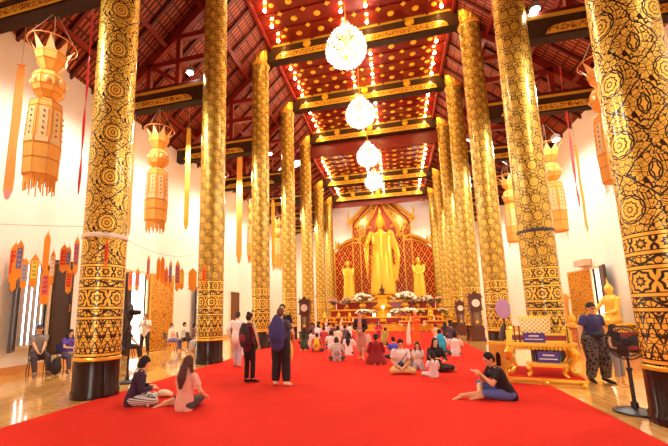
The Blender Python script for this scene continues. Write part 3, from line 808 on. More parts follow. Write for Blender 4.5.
def body_mb(J,fat=1.0,arms=True,legs=True,female=False,fing=1.0,nose=True,curl=.5):
    b=MB(); P,s,rx,fy,N=J['P'],J['s'],J['rx'],J['fy'],J['N']
    b.tube([P-s*.04,P+s*.06,P+s*.18,P+s*.33,P+s*.43,P+s*.475],[.15*fat,.15*fat,.122*fat,.142*fat,.14,.08],14,.66,side=rx,cap='round')
    b.tube([P+s*.43,N+s*.02,J['H']-s*.03],[.062,.052,.05],10,cap='round')
    if female:
        for sg in (-1,1): b.ell(P+s*.34+rx*sg*.065+fy*.07,.055,8,6)
    Mh=J['M']; H=J['H']
    def hp(x,y,z): return H+Mh@Vector((x,y,z))
    b.ell(H+Mh@Vector((0,-.008,.012)),(.076,.093,.104),16,12,Mh)
    b.ell(hp(0,.022,-.045),(.055,.062,.062),12,8,Mh)
    b.ell(hp(0,.07,-.085),(.022,.018,.018),8,6,Mh)
    if nose: b.tube([hp(0,.084,.012),hp(0,.103,-.022)],[.009,.014],6,cap='round'); b.ell(hp(0,.083,-.052),(.024,.012,.01),8,6,Mh); b.ell(hp(0,.082,.026),(.045,.012,.012),8,6,Mh)
    for sg in (-1,1): b.ell(hp(sg*.077,-.008,-.012),(.011,.02,.032),6,6,Mh)
    for sd,sg in (('l',-1),('r',1)):
        if arms:
            S_,E_,W_=J['sh'+sd],J['el'+sd],J['wr'+sd]
            b.ell(S_-s*.01,.058*fat,10,8)
            b.tube([S_,S_.lerp(E_,.5),E_],[.050*fat,.044*fat,.036*fat],10,cap='round')
            b.tube([E_,E_.lerp(W_,.35),W_],[.037*fat,.036*fat,.024],10,cap='round')
            d=(W_-E_).normalized(); n=J['q'].get('n'+sd); 
            if n is None: n=Vector((-sg*.8,.2,-.1)) if abs(d.z)>.6 else Vector((0,.1,-1))
            hd=J['q'].get('d'+sd,d)
            hand(b,W_,hd,n,sg,curl,fing)
        if legs:
            Hh,K,A,T=J['hp'+sd],J['kn'+sd],J['an'+sd],J['to'+sd]
            b.tube([Hh,Hh.lerp(K,.4),K],[.085*fat,.078*fat,.053*fat],12,cap='round')
            b.tube([K,K.lerp(A,.3),A],[.052*fat,.053*fat,.034],10,cap='round')
            td=J['td'+sd]; 
            b.tube([A-td*.035-Vector((0,0,.02)) if abs(td.z)<.6 else A,A+td*.08-Vector((0,0,.02)),T-Vector((0,0,.02))],[.038,.037,.028],8,.7,cap='round')
    return b
SK=(.78,.40,.20); SKL=(.85,.48,.27); SKD=(.55,.25,.11)
def cmat(c,p='fabric'): return M('%s_%02d_%02d_%02d'%((p,)+tuple(int(x*99) for x in c)),c,.85,var=.14,scale=9)
def scaled(mb,k):
    mb.v=[(x*k,y*k,z*k) for x,y,z in mb.v]; return mb
def person(label,loc,face,pose='stand',H=1.66,over={},hair='short',hc=(.02,.012,.008),skin=SK,top=('short',(.8,.8,.8)),bot=('trousers',(.03,.03,.04)),fat=1.0,female=False,group=None,vox=.0135,shoes=None,curl=.5,faced=False,stripes=None):
    k=H/1.7/1.1; over=dict(over)
    if H<1.5: over.setdefault('hs',1.0+min(.35,(1.5-H)*.8))
    J=skel(pose,over)
    small=vox>.016
    sk=M('skin_%02d'%int(skin[0]*99),skin,.5,var=.05)
    o=remesh(scaled(body_mb(J,fat,female=female,fing=1.15 if not small else 1.6,curl=curl),k),'person',sk,vox*k)
    o.location=loc; o.rotation_euler=(0,0,face)
    tag(o,label,'person',group)
    P,s,rx,fy,N,Hd,Mh=J['P'],J['s'],J['rx'],J['fy'],J['N'],J['H'],J['M']
    hp=lambda x,y,z: Hd+Mh@Vector((x,y,z))
    # --- hair
    b=MB()
    if hair!='bald':
        b.ell(hp(0,-.018,.026),(.084,.094,.102),16,10,Mh); b.ell(hp(0,-.04,-.01),(.08,.07,.085),12,8,Mh)
        if hair=='cap': b.tube([hp(0,.03,.07),hp(0,.14,.055)],[.075,.055],12,.2,side=Mh@Vector((1,0,0)),cap='round')
        if hair=='fringe': b.ell(hp(0,.045,.06),(.066,.04,.035),10,6,Mh)
        if hair=='bob':
            b.ell(hp(0,-.03,-.04),(.096,.075,.095),12,8,Mh)
            for sg in(-1,1): b.tube([hp(sg*.07,0,.03),hp(sg*.078,.02,-.07)],[.025,.025],8,cap='round')
            b.ell(hp(0,.045,.062),(.066,.04,.03),10,6,Mh)
        if hair=='long':
            pts=[hp(0,-.05,0),hp(0,-.085,-.1)]+[P+s*h-fy*(.125+.0*h) for h in (.40,.27)]
            b.tube(pts,[.075,.085,.10,.05],12,.42,side=rx,cap='round')
            for sg in(-1,1): b.tube([hp(sg*.065,.0,.04),hp(sg*.082,.01,-.08),P+s*.42+rx*sg*.1+fy*.06],[.025,.03,.022],8,cap='round')
        if hair=='bun': b.ell(hp(0,-.07,.095),.045,10,8)
        if hair=='tail': b.tube([hp(0,-.1,.02),hp(0,-.15,-.06),hp(0,-.13,-.2)],[.035,.034,.012],8,cap='round')
        remesh(scaled(b,k),'cap' if hair=='cap' else 'hair',cmat(hc,'hair'),vox*k,o,2)
    else:
        pass
    # --- face details
    if faced:
        for sg in (-1,1):
            e=scaled(MB().ell(hp(sg*.031,.078,.004),(.013,.009,.007),8,6,Mh),k); e.build('eye',cmat((.03,.02,.02),'eye'),o)
            e=scaled(MB().tube([hp(sg*.015,.090,.026),hp(sg*.032,.090,.031),hp(sg*.05,.078,.026)],[.004,.005,.003],5,cap='round'),k); e.build('eyebrow',cmat(hc,'hair'),o)
        scaled(MB().tube([hp(-.022,.088,-.052),hp(0,.096,-.054),hp(.022,.088,-.052)],[.004,.007,.004],6,cap='round'),k).build('lips',cmat((.6,.16,.12),'lips'),o)
    # --- top
    kind,tc=top[0],top[1]
    if kind!='none':
        b=MB(); f=fat; e=.016
        b.tube([P-s*.045,P+s*.06,P+s*.18,P+s*.33,P+s*.43,P+s*.485],[(.162+e)*f,(.155+e)*f,(.132+e)*f,(.145+e)*f,.143+e,.075],14,.76,side=rx,cap='round')
        if female:
            for sg in (-1,1): b.ell(P+s*.34+rx*sg*.065+fy*.075,.062,8,6)
        for sd,sg in (('l',-1),('r',1)):
            S_,E_,W_=J['sh'+sd],J['el'+sd],J['wr'+sd]
            if kind=='vest': continue
            b.ell(S_-s*.012-rx*sg*.004,(.056+e)*f,10,8)
            if kind=='short': b.tube([S_-s*.005,S_.lerp(E_,.68)],[(.051+e)*f,(.047+e)*f],10,cap=True)
            else:
                b.tube([S_,E_],[(.052+e)*f,(.042+e)*f],10,cap='round'); b.tube([E_,E_.lerp(W_,.93)],[(.042+e)*f,.032+e*.6],10,cap=True)
        nm={'short':'shirt','long':'long_sleeved_shirt','vest':'vest_top','robe':'robe','jacket':'jacket'}[kind]
        mat=cmat(tc)
        if kind=='robe':
            if pose in('kneel','cross','side','hug'): b.lathe([(.36,.0),(.33,.12),(.24,.3),(.17,.5)],18,(P.x,P.y+.12,0.01),1,1.05)
            else: b.lathe([(.20,.12),(.18,.5),(.15,1.0),(.13,1.2)],18,(0,P.y,0),1,.85)
        remesh(scaled(b,k),nm,mat,vox*k,o,3)
    # --- bottom
    kind,bc=bot[0],bot[1]
    b=MB(); f=fat; e=.016 if kind!='wide' else .045
    if kind!='none':
        b.tube([P+s*.08,P+s*.0,P-s*.05],[(.125+e)*f,(.14+e)*f,(.13+e)*f],14,.64,side=rx,cap='round')
        for sd,sg in (('l',-1),('r',1)):
            Hh,K,A=J['hp'+sd],J['kn'+sd],J['an'+sd]
            b.tube([Hh,Hh.lerp(K,.4),K],[(.088+e)*f,(.08+e)*f,(.055+e)*f],12,cap='round')
            if kind in('trousers','wide'): b.tube([K,K.lerp(A,.3),K.lerp(A,.93)],[(.054+e)*f,(.056+e)*f,.042+e],12,cap=True)
            if kind=='capri': b.tube([K,K.lerp(A,.55)],[(.054+e)*f,.055+e],12,cap=True)
        if kind=='skirt' and pose in('stand','walk'):
            b.lathe([(.2,.22),(.19,.6),(.17,.95)],18,(0,0,0),1,.85)
        if kind=='skirt' and pose not in('stand','walk'):
            K1,K2=J['knl'],J['knr']; b.tube([K1,(K1+K2)/2+Vector((0,.02,.0)),K2],[.07,.08,.07],10,.8,cap='round'); b.tube([P,(K1+K2)/2],[.16,.09],12,.7,cap='round')
            for sd in 'lr': b.tube([J['kn'+sd],J['kn'+sd].lerp(J['an'+sd],.7)],[.07,.055],10,cap='round')
        mt=stripes if stripes is not None else cmat(bc)
        remesh(scaled(b,k),{'trousers':'trousers','wide':'wide_trousers','shorts':'shorts','skirt':'skirt','capri':'leggings'}[kind],mt,vox*k,o,3)
    if shoes:
        for sd in 'lr':
            A,T,td=J['an'+sd],J['to'+sd],J['td'+sd]; z=Vector((0,0,.025))
            q=remesh(scaled(MB().tube([A-td*.05-z,A+td*.08-z,T+td*.015-z],[.048,.048,.036],10,.8,cap='round'),k),'shoe',cmat(shoes),vox*k,o,1)
    o['_k']=k
    del o['_k']
    return o,J,k
def clothmat_stripes(name,c1,c2,sc):
    if name in MATS: return MATS[name]
    m,g,b=newmat(name); X=g.xyz(g.obj()); f=g.m('GREATER_THAN',g.m('SINE',g.m('MULTIPLY',g.m('ADD',X[2],g.m('MULTIPLY',X[0],.35)),sc)),.45)
    g.put(b,'Base Color',g.mix(f,c1,c2)); b.inputs['Roughness'].default_value=.9; MATS[name]=m; return m
def backpack(label,pr,col,trim,size=1.0,pocket=None,group=None):
    """worn on the back of a person made by person()"""
    o,J,k=pr; P,s,rx,fy=J['P'],J['s'],J['rx'],J['fy']
    t=empty('backpack',o.location,o.rotation_euler.z,label,'backpack',group)
    C=P+s*.24-fy*(.115+.08*size)
    b=MB()
    b.tube([C+s*dz*size for dz in (-.2,-.12,0,.12,.19)],[.125*size,.15*size,.155*size,.14*size,.10*size],14,.55,side=rx,cap='round')
    remesh(scaled(b,k),'bag_body',cmat(col,'nylon'),.014*k,t,2)
    b=MB(); b.ell(C-s*.08*size-fy*.07*size,(.105*size,.035*size,.1*size),12,8,Matrix((rx,fy,s)).transposed())
    scaled(b,k).build('pocket',cmat(pocket or trim,'nylon'),t,True)
    b=MB(); b.tube([C+s*.2*size-fy*.02,C+s*.24*size-fy*.01+rx*.02,C+s*.2*size],.009,5); scaled(b,k).build('grab_loop',cmat(trim,'nylon'),t)
    for sg in (-1,1):
        b=MB(); b.tube([P+s*.43+rx*sg*.09-fy*.12,P+s*.50+rx*sg*.10,P+s*.42+rx*sg*.105+fy*.12,P+s*.25+rx*sg*.15+fy*.115,P+s*.14+rx*sg*.17-fy*.03,P+s*.1+rx*sg*.13-fy*.11],.020,6,.45)
        scaled(b,k).build('strap',cmat(trim,'nylon'),t)
    return t
# ================================================================== altar
AX=-1.05
def lattice(name,c1,c2,sc):
    m,g,b=newmat(name); X=g.xyz(g.obj())
    p=g.m('ABSOLUTE',g.m('SINE',g.m('MULTIPLY',g.m('ADD',X[0],g.m('MULTIPLY',X[2],.6)),sc)))
    q=g.m('ABSOLUTE',g.m('SINE',g.m('MULTIPLY',g.m('SUBTRACT',X[0],g.m('MULTIPLY',X[2],.6)),sc)))
    f=g.m('LESS_THAN',g.m('MINIMUM',p,q),.2)
    f=g.m('MAXIMUM',f,g.m('GREATER_THAN',g.m('MULTIPLY',p,q),.93))
    gold_finish(g,b,f,c1,c2); return m
LATT=lattice('red_panel_gold_lattice',(.9,.40,.04),(.40,.012,.008),6.0)
LATT2=lattice('red_pillar_gold_lattice',(.9,.40,.04),(.30,.012,.008),8.0)
DRED=M('altar_red_lacquer',(.40,.018,.012),.3,coat=.3)
ap=empty('altar_platform',(AX,27,0),0,'wide stepped altar platform in red and gold across the end of the nave','altar')
mb=MB().box(-4.3,4.4,0,9.2,0,.32).build('base_step',DRED,ap)
MB().box(-4.34,4.44,-.04,.0,.02,.32).box(-4.34,4.44,-.12,.1,.28,.36).build('gold_edge',GOLD,mb)
mb=MB().box(-4.2,4.3,1.6,9.2,.32,.98).build('middle_step',DRED,ap)
MB().box(-4.24,4.34,1.5,1.7,.90,1.02).box(-4.24,4.34,1.54,1.6,.34,.44).build('gold_edge',GOLD,mb)
mb=MB().box(-4.2,4.3,2.8,9.2,.98,1.55).build('upper_step',DRED,ap)
MB().box(-4.24,4.34,2.7,2.9,1.47,1.6).build('gold_edge',GOLD,mb)
mb=MB().box(-4.0,4.1,4.6,9.2,1.55,2.25).build('top_step',DRED,ap)
MB().box(-4.04,4.14,4.5,4.7,2.15,2.32).build('gold_edge',GOLD,mb)

# backdrop
bk=empty('altar_backdrop',(AX,34.9,0),0,'carved red and gold backdrop with pointed gable behind the standing Buddha','screen')
for sg in (-1,1):
    w=[(sg*2.0,2.2),(sg*4.3,2.2),(sg*4.3,6.7),(sg*3.9,7.05),(sg*3.3,7.45),(sg*2.6,7.75),(sg*2.0,7.85)]
    wing=MB().prism(w,(0,.25,0),(1,0,0),(0,0,1),.25).build('wing_panel',LATT,bk)
    fr=MB(); fr.tube([(sg*2.5,-.1,7.85),(sg*3.2,-.1,7.62),(sg*3.9,-.1,7.2),(sg*4.42,-.1,6.85),(sg*4.55,-.1,7.0)],[.16,.16,.15,.13,.08],8,cap='round')
    fr.tube([(sg*2.5,-.08,7.5),(sg*3.2,-.08,7.28),(sg*3.9,-.08,6.88),(sg*4.35,-.08,6.55)],.06,6,cap='round')
    fr.tube([(sg*4.38,-.05,2.3),(sg*4.38,-.05,6.8)],.09,8); fr.build('wing_moulding',GOLDD,wing)
    ff=MB(); 
    for (x,z,h,l) in ((4.5,6.95,1.2,.1),(4.25,7.1,.8,-.05),(4.0,7.25,.55,-.06)):
        ff.tube([(sg*x,-.1,z),(sg*(x+l),-.1,z+h*.3),(sg*(x-.04),-.1,z+h*.65),(sg*(x+l*.6),-.1,z+h)],[.09,.12,.06,.01],6)
    ff.build('flame_finial',GOLDB,wing)
    pl=MB().box(*sorted((sg*1.95,sg*2.62)),-.12,.2,2.2,9.3).build('pillar',LATT2,bk)
    pm=MB()
    for x in (1.93,2.62): pm.box(*sorted((sg*(x-.05),sg*(x+.05))),-.18,.2,2.2,9.2)
    for z in (2.4,7.4,7.75,9.1): pm.box(*sorted((sg*1.86,sg*2.7)),-.2,.2,z,z+.13)
    pm.build('pillar_moulding',GOLDD,pl)
    fl=MB(); fl.tube([(sg*2.5,-.12,9.1),(sg*2.95,-.12,9.35),(sg*2.85,-.12,9.75),(sg*2.98,-.12,10.1),(sg*2.8,-.12,10.6)],[.16,.17,.11,.09,.01],8)
    fl.tube([(sg*2.6,-.12,9.2),(sg*2.6,-.12,9.6),(sg*2.5,-.12,9.9)],[.1,.07,.01],6); fl.build('naga_finial',GOLDB,bk)
    sc=MB()
    for (cx,cz,r) in ((1.55,7.9,.30),(1.9,8.5,.26),(2.25,9.0,.22),(2.0,7.7,.2)):
        sc.tube([(sg*(cx+r*(1-i/14)*math.cos(i*.75)),-.18,cz+r*(1-i/14)*math.sin(i*.75)) for i in range(12)],.055,6)
    for i in range(9):
        a=R(10+i*18); sc.tube([(sg*1.15,-.16,8.75),(sg*(1.15+.36*math.cos(a)),-.2,8.5+.5*math.sin(a))],[.03,.05],5)
    sc.build('scroll_carving',GOLD,bk)
MB().prism([(-1.95,2.2),(1.95,2.2),(1.95,9.2),(1.3,9.9),(.6,10.7),(0,11.5),(-.6,10.7),(-1.3,9.9),(-1.95,9.2)],(0,.1,0),(1,0,0),(0,0,1),.1).build('centre_panel',LATT,bk)
MB().prism([(-1.5,8.0),(-1.35,7.4),(1.35,7.4),(1.5,8.0),(1.35,8.6),(1.1,9.2),(.6,10.1),(0,11.0),(-.6,10.1),(-1.1,9.2),(-1.35,8.6)],(0,-.1,0),(1,0,0),(0,0,1),.06).build('niche_panel',M('niche_red',(.50,.02,.012),.35,var=.1),bk)
def arch(sx,z0,peak,sp,rad,y,name,mat):
    b=MB()
    for sg in (-1,1):
        pts=[(sg*sp,y,z0),(sg*sp*.93,y,z0+(peak-z0)*.16),(sg*sp*.70,y,z0+(peak-z0)*.38),(sg*sp*.42,y,z0+(peak-z0)*.62),(sg*sp*.2,y,z0+(peak-z0)*.83),(0,y,peak)]
        b.tube(pts,[rad*1.1,rad,rad,rad,rad*.9,rad*.7],8,.8,side=(0,1,0),cap='round')
    return b.build(name,mat,bk)
poly_=[(-2.75,9.25),(-2.5,9.68),(-1.93,10.3),(-1.15,10.95),(-.55,11.5),(0,12.0),(.55,11.5),(1.15,10.95),(1.93,10.3),(2.5,9.68),(2.75,9.25),(2.3,8.3),(1.9,7.9),(-1.9,7.9),(-2.3,8.3)]
MB().prism(poly_,(0,.0,0),(1,0,0),(0,0,1),.08).build('gable_board',stencil_mat('gable_carving',5.0,(.85,.42,.05),(.28,.03,.01),.07),bk)
arch(1,9.25,12.05,2.75,.17,-.22,'outer_gable_moulding',GOLDD)
arch(1,9.0,11.75,2.5,.09,-.24,'gable_moulding',DRED)
arch(1,8.9,11.45,2.35,.10,-.26,'gable_moulding',GOLD)
arch(1,7.95,11.15,1.5,.11,-.28,'inner_arch_moulding',GOLDB)
rb_=MB()
for i in range(17):
    a=R(-10+i*12.5); rb_.tube([(0,-.14,8.6),(.95*math.cos(a),-.16,8.6+1.2*math.sin(a))],[.015,.035],4)
rb_.build('halo_rays',GOLDD,bk)
for i in range(7):
    pass

bk.scale=(1.05,1,1.07)
# statues
def flame(b,H,Mh,k=1.0,h=.16):
    b.ell(H+Mh@Vector((0,-.01,.105)),(.045,.045,.04),10,6,Mh)
    b.tube([H+Mh@Vector((0,-.01,.12)),H+Mh@Vector((0,-.01,.12+h*.45)),H+Mh@Vector((0,-.01,.12+h))],[.026,.022,.006],8,cap='round')
def statue(name,label,loc,face,pose,k,over,mat,robe=True,crown=True,vox=.017,group=None,cat='statue',sleeves='l',fat=1.1):
    J=skel(pose,over); b=body_mb(J,fat,fing=1.3,female=False,curl=.2)
    if crown: flame(b,J['H'],J['M'])
    for sg in (-1,1): b.tube([J['H']+J['M']@Vector((sg*.078,-.005,-.02)),J['H']+J['M']@Vector((sg*.08,-.0,-.09))],[.012,.014],6,cap='round')
    o=remesh(scaled(b,k),name,mat,vox*k,None,2); o.location=loc; o.rotation_euler=(0,0,face)
    tag(o,label,cat,group)
    if robe:
        r=MB(); P=J['P']; s=J['s']
        if pose=='stand':
            r.lathe([(.23,.06),(.235,.12),(.22,.4),(.20,.7),(.19,.92),(.175,1.1),(.185,1.3),(.17,1.38)],22,(0,0,0),1.15,.70)
            for sd in sleeves: r.tube([J['shl'],J['ell'],J['wrl'],J['wrl']+Vector((.04,-.02,-.5))],[.072,.066,.06,.035],8,.7,cap='round')
            if sleeves: r.tube([J['elr'],J['elr']+Vector((0,.05,-.35)),J['elr']+Vector((0,.0,-.75))],[.06,.045,.02],8,.6,cap='round')
        else:
            r.tube([P-s*.0,P+s*.2,P+s*.40],[.165,.145,.165],14,.7,side=J['rx'],cap='round')
            for sd in 'lr': r.tube([J['hp'+sd],J['kn'+sd]],[.10,.075],10,cap='round'); r.tube([J['kn'+sd],J['an'+sd]],[.072,.06],10,cap='round')
        remesh(scaled(r,k),'robe',mat,vox*k,o,2)
    return o
BUDG=M('polished_gold_statue',(1.0,.60,.05),.27,.35,var=.05,scale=2)
def pedestal(loc,r,h,label,name='statue_pedestal',n=24,mat=None,cat='pedestal'):
    b=MB(); b.lathe([(r*1.15,0),(r*1.15,h*.15),(r*.95,h*.25),(r*.85,h*.5),(r*.98,h*.75),(r*1.08,h*.85),(r*1.08,h)],n)
    for kk in range(n): 
        a=2*PI*kk/n; b.ell((r*math.cos(a),r*math.sin(a),h*.78),(r*.13,r*.13,h*.2),6,5)
    return tag(b.build(name,mat or GOLD,None,'auto',loc),label,cat)
pedestal((AX,33.2,2.25),1.15,.35,'round gold lotus base under the great standing Buddha')
statue('standing_buddha_statue','great standing gold Buddha statue with raised right hand','XX' and (AX,33.2,2.55),PI,'stand',4.28,dict(width=1.2,hs=1.3,hr=(.32,.30,1.06),er=(.5,-1,-.8),nr=(0,-.2,1) ,hl=(-.36,.03,.74),nl=(.9,.3,0)),BUDG,True,True,.016,sleeves='l',fat=1.28)
for sg,nm in ((-1,'left'),(1,'right')):
    x=AX+sg*3.06
    pedestal((x,33.0,2.25),.62,.28,'small gold base under the %s disciple statue'%nm)
    statue('disciple_statue','gold disciple statue with clasped hands standing on the %s of the great Buddha'%nm,(x,33.0,2.5),PI,'stand',2.0,dict(hs=1.25,width=1.35,hr=(.03,.24,1.0),hl=(-.03,.25,1.03),er=(1,-.4,-.3),el=(-1,-.4,-.3)),BUDG,True,False,.016,sleeves='',fat=1.35)

# centre pedestal with a small dark figure
b=MB(); b.lathe([(.9,0),(.9,.2),(.7,.3),(.6,.8),(.7,1.0),(.85,1.1),(.6,1.2),(.42,1.35),(.42,1.75),(.62,1.9),(.62,2.0)],8)
tag(b.build('shrine_pedestal',GOLDB,None,'auto',(AX-.0,29.4,.98-.35)),'tall tiered gold pedestal at the middle of the altar','pedestal')
BRZ=M('dark_bronze',(.16,.06,.02),.35,.5)
seatp=dict(hr=(.30,.30,.13),hl=(-.02,.24,.22),lean=0,nr=(0,0,-1))
statue('seated_buddha_statue','small dark bronze seated figure on the tall gold pedestal',(AX,29.4,2.62),PI,'cross',.95,seatp,BRZ,True,True,.022)
# small gold Buddhas on the altar
mini=statue('seated_buddha_statue','x',(0,0,0),PI,'cross',.75,seatp,BUDG,True,True,.024)
mp=[(325,317,28.2,.98,'far left end of the altar step',.8),(339,318,28.4,.98,'on the altar step below the left disciple',.7),(350,317,28.4,.98,'just left of the walking woman on the altar step',.65),(431,315,28.4,.98,'under the right disciple, on the lower altar step',1.0),(452,315,28.3,.98,'at the right end of the lower altar step',.7),(420,300,31.4,2.3,'small, between flowers before the right disciple',.5),(357,302,31.4,2.3,'small, between flowers before the left disciple',.5)]
for i,(u,v,y,z,d,sc) in enumerate(mp):
    P=aty(u,v,y); c=mini if i==0 else copy_tree(mini); c.location=(P.x,y,z); c.scale=(sc,sc,sc)
    tag(c,'little seated gold Buddha, '+d,'statue','little gold statues on the altar')
# flower arrangements
PET=[M('white_blossoms',(.95,.88,.66),.8,var=.1),M('cream_blossoms',(.92,.70,.40),.8,var=.1),M('pink_blossoms',(.85,.42,.35),.8,var=.1)]
LEAF=M('dark_green_leaves',(.10,.14,.03),.6,var=.3)
def bouquet(loc,w,h,pm,label,seed):
    r_=random.Random(seed); t=empty('flower_arrangement',loc,0,label,'flowers','flower arrangements on the altar')
    MB().lathe([(.10*w,0),(.16*w,.05),(.22*w,.18*h),(.12*w,.32*h),(.18*w,.38*h)],12).build('vase',GOLDD,t,'auto')
    lb=MB(); fb=MB()
    for i in range(46):
        a=r_.uniform(0,2*PI); q=math.sqrt(r_.random()); zz=h*(.45+.5*math.sqrt(1-q*q)*r_.uniform(.8,1.0)); x=w*.62*q*math.cos(a); y=w*.4*q*math.sin(a)
        s_=w*.085*r_.uniform(.8,1.3); fb.ell((x,y,zz),(s_,s_,s_*.7),7,5)
        if i%2==0: 
            lb.add([(x*.4,y*.4,h*.35),(x*1.1+.04,y*1.1,zz*.92),(x*1.15,y*1.2,zz*1.02),(x*1.1-.04,y*1.1-.02,zz*.9),(x*.9,y*.9-.03,zz*.8)],[(0,1,4),(1,2,4),(2,3,4),(3,0,4),(0,3,2,1)])
    lb.build('leaves',LEAF,t); o=fb.build('blossoms',pm,t,True); o['kind']='stuff'
bq=[(318,311,31.4,2.3,.5,.75,1,'pale, at the far left of the upper altar ledge'),(333,311,30.6,1.6,.8,1.05,2,'pink, left of the altar below the purple fans'),(347,310,30.4,1.6,.8,1.1,1,'cream, right behind the crowd on the left'),(363,309,30.2,1.6,1.45,1.35,0,'large white, left of the centre pedestal'),(405,308,30.2,1.6,1.6,1.35,0,'large white, right of the centre pedestal'),(418,309,30.4,1.6,.8,1.0,1,'cream, between the large white one and purple fans'),(428,309,30.4,1.6,.8,1.05,0,'white, below the right disciple'),(440,308,30.6,1.6,.8,.9,2,'pink, at the right end of the ledge'),(449,308,30.8,1.6,.6,.9,1,'small cream, beside the fourth right column'),
 (364,319,28.5,.98,1.0,.62,0,'low white, on the step left of the kneeling woman'),(374,318,28.6,.98,.5,.55,1,'low cream, just left of the centre pedestal'),(398,320,28.5,.98,.9,.65,0,'low white, on the step right of the centre pedestal'),(409,319,28.5,.98,1.0,.7,0,'low white, behind the orange robed monk'),(421,318,28.7,.98,.5,.6,1,'low cream, right of the orange robed monk'),(443,318,28.4,.98,.6,.65,1,'low cream, at the right of the lower step')]
for i,(u,v,y,z,w,h,pi_,d) in enumerate(bq):
    P=aty(u,v,y); bouquet((P.x,y,z),w,h,PET[pi_],'flower arrangement, '+d,i)
# purple ceremonial fans
PUR=M('lilac_fan_cloth',(.62,.36,.62),.7,var=.1); PUD=M('fan_emblem',(.36,.2,.5),.6)
def round_fan(loc,r,h,label,face=0,rx=1.0,group='ceremonial fans on the altar'):
    t=empty('ceremonial_fan',loc,face,label,'fan',group)
    MB().tube([(0,0,.03),(0,0,h-r)],.018+.004*h,8).build('handle',BEAMBLK,t)
    MB().lathe([(.16*h**.5,0),(.16*h**.5,.03),(.06,.07),(.04,.25)],14).build('foot',GOLDD,t,'auto')
    b=MB(); pts=[(rx*r*math.cos(2*PI*k/28),r*math.sin(2*PI*k/28)) for k in range(28)]
    b.prism(pts,(0,-.012,h),(1,0,0),(0,0,1),.024); d=b.build('disc',PUR,t)
    MB().tube([(rx*r*math.cos(2*PI*k/28),0,h+r*math.sin(2*PI*k/28)) for k in range(29)],.022*max(r,.4)/.4*.6,6).build('rim',PUR,d)
    MB().ell((0,-.016,h),(rx*r*.32,.012,r*.32),12,6).build('emblem',PUD,d)
for u,v,d in ((318.5,302,'farthest left'),(332.4,302,'second from the left'),(344.5,302,'left of centre, before the left disciple'),(413.5,300,'right of centre, before the right disciple'),(430,300,'second from the right'),(446.7,299.5,'farthest right')):
    P=aty(u,v,31.3); round_fan((P.x,31.3,1.55 if P.x<AX-4 or P.x>AX+4 else 1.55),.21,P.z-1.55,'round lilac fan on the altar, '+d)
# candle lamps
GLB=M('white_lamp_globe',(1,.9,.7),.4,emit=(1,.8,.5),es=7,var=0)
for u,v,d in ((374,315,'left'),(389,315,'right'),(383,307,'front face')):
    P=aty(u,v,28.0 if d!='front face' else 28.35); t=empty('altar_lamp',(P.x,P.y,.98 if d!='front face' else P.z-.3),0,'small glowing white globe lamp at the %s of the centre pedestal'%d,'lamp','globe lamps by the centre pedestal')
    hh=P.z-t.location.z
    MB().lathe([(.07,0),(.03,.05),(.02,max(.1,hh-.12))],10).build('stand',GOLD,t,'auto'); MB().ell((0,0,hh),.115,12,8).build('globe',GLB,t,True)
# offering tables along the front
def low_table(name,loc,w,d,h,mat,label,cat,legs=True,group=None,rz=0,cloth=None,legm=None):
    t=empty(name,loc,rz,label,cat,group)
    MB().box(-w/2,w/2,-d/2,d/2,h-.05,h).box(-w/2-.02,w/2+.02,-d/2-.02,d/2+.02,h-.02,h+.02).build('table_top',mat,t)
    MB().box(-w/2+.03,w/2-.03,-d/2+.02,d/2-.02,h-.16,h-.05).build('apron',cloth or mat,t)
    for sx in(-1,1):
        for sy in(-1,1):
            x,y=sx*(w/2-.07),sy*(d/2-.07)
            MB().tube([(x,y,h-.1),(x+sx*.05,y+sy*.03,h*.72),(x-sx*.02,y,h*.35),(x,y,.07),(x+sx*.05,y+sy*.03,.0)],[.055,.06,.035,.035,.05],8).build('leg',legm or mat,t)
    return t
for u,w,d,dz in ((328,1.2,'far left, behind the seated crowd',0),(347,1.1,'left, behind the walking woman',0),(409,1.3,'right, behind the orange robed monk',0),(437,1.4,'far right, before the third right column',0)):
    P=aty(u,325,26.2); low_table('offering_table',(P.x,26.55,0),w,.6,.72,GOLD,'gilded offering table before the altar, '+d,'table',group='offering tables before the altar',cloth=DRED)
OFF=[('offering_bowl',[(.05,0),(.07,.02),(.05,.08),(.13,.17),(.14,.2)],GOLDB),('offering_cone',[(.09,0),(.10,.03),(.05,.16),(.012,.32)],PET[1]),('candle_stick',[(.07,0),(.02,.05),(.03,.2),(.018,.24),(.016,.42)],GOLD)]
k_=0
for u,tab in ((328,'far left'),(347,'left'),(409,'right'),(437,'far right')):
    P=aty(u,325,26.2)
    for j in range(4):
        nm,pr,mt=OFF[(j+k_)%3]; x=P.x-.42+.28*j
        o=MB().lathe(pr,12).build(nm,mt,None,'auto',(x,26.5,.74)); tag(o,'small %s on the %s offering table, %s along'%({'offering_bowl':'gold bowl','offering_cone':'folded leaf cone','candle_stick':'gold candle stick'}[nm],tab,['first','second','third','fourth'][j]),nm.split('_')[-1],'offerings on the front tables')
    k_+=1
# row of small things on the base step between the tables
rr=random.Random(5)
for i in range(16):
    x=AX-4.0+.53*i
    nm,pr,mt=OFF[i%3]; sc=1.3
    o=MB().lathe([(a*sc,c_*sc) for a,c_ in pr],12).build(nm,mt,None,'auto',(x,27.7,.32)); o.rotation_euler.z=i
    tag(o,'%s in the row on the altar base step'%({'offering_bowl':'gold bowl','offering_cone':'pale leaf cone','candle_stick':'gold candle stick'}[nm]),nm.split('_')[-1],{'offering_bowl':'gold bowls','offering_cone':'pale leaf cones','candle_stick':'gold candle sticks'}[nm]+' on the altar base step')

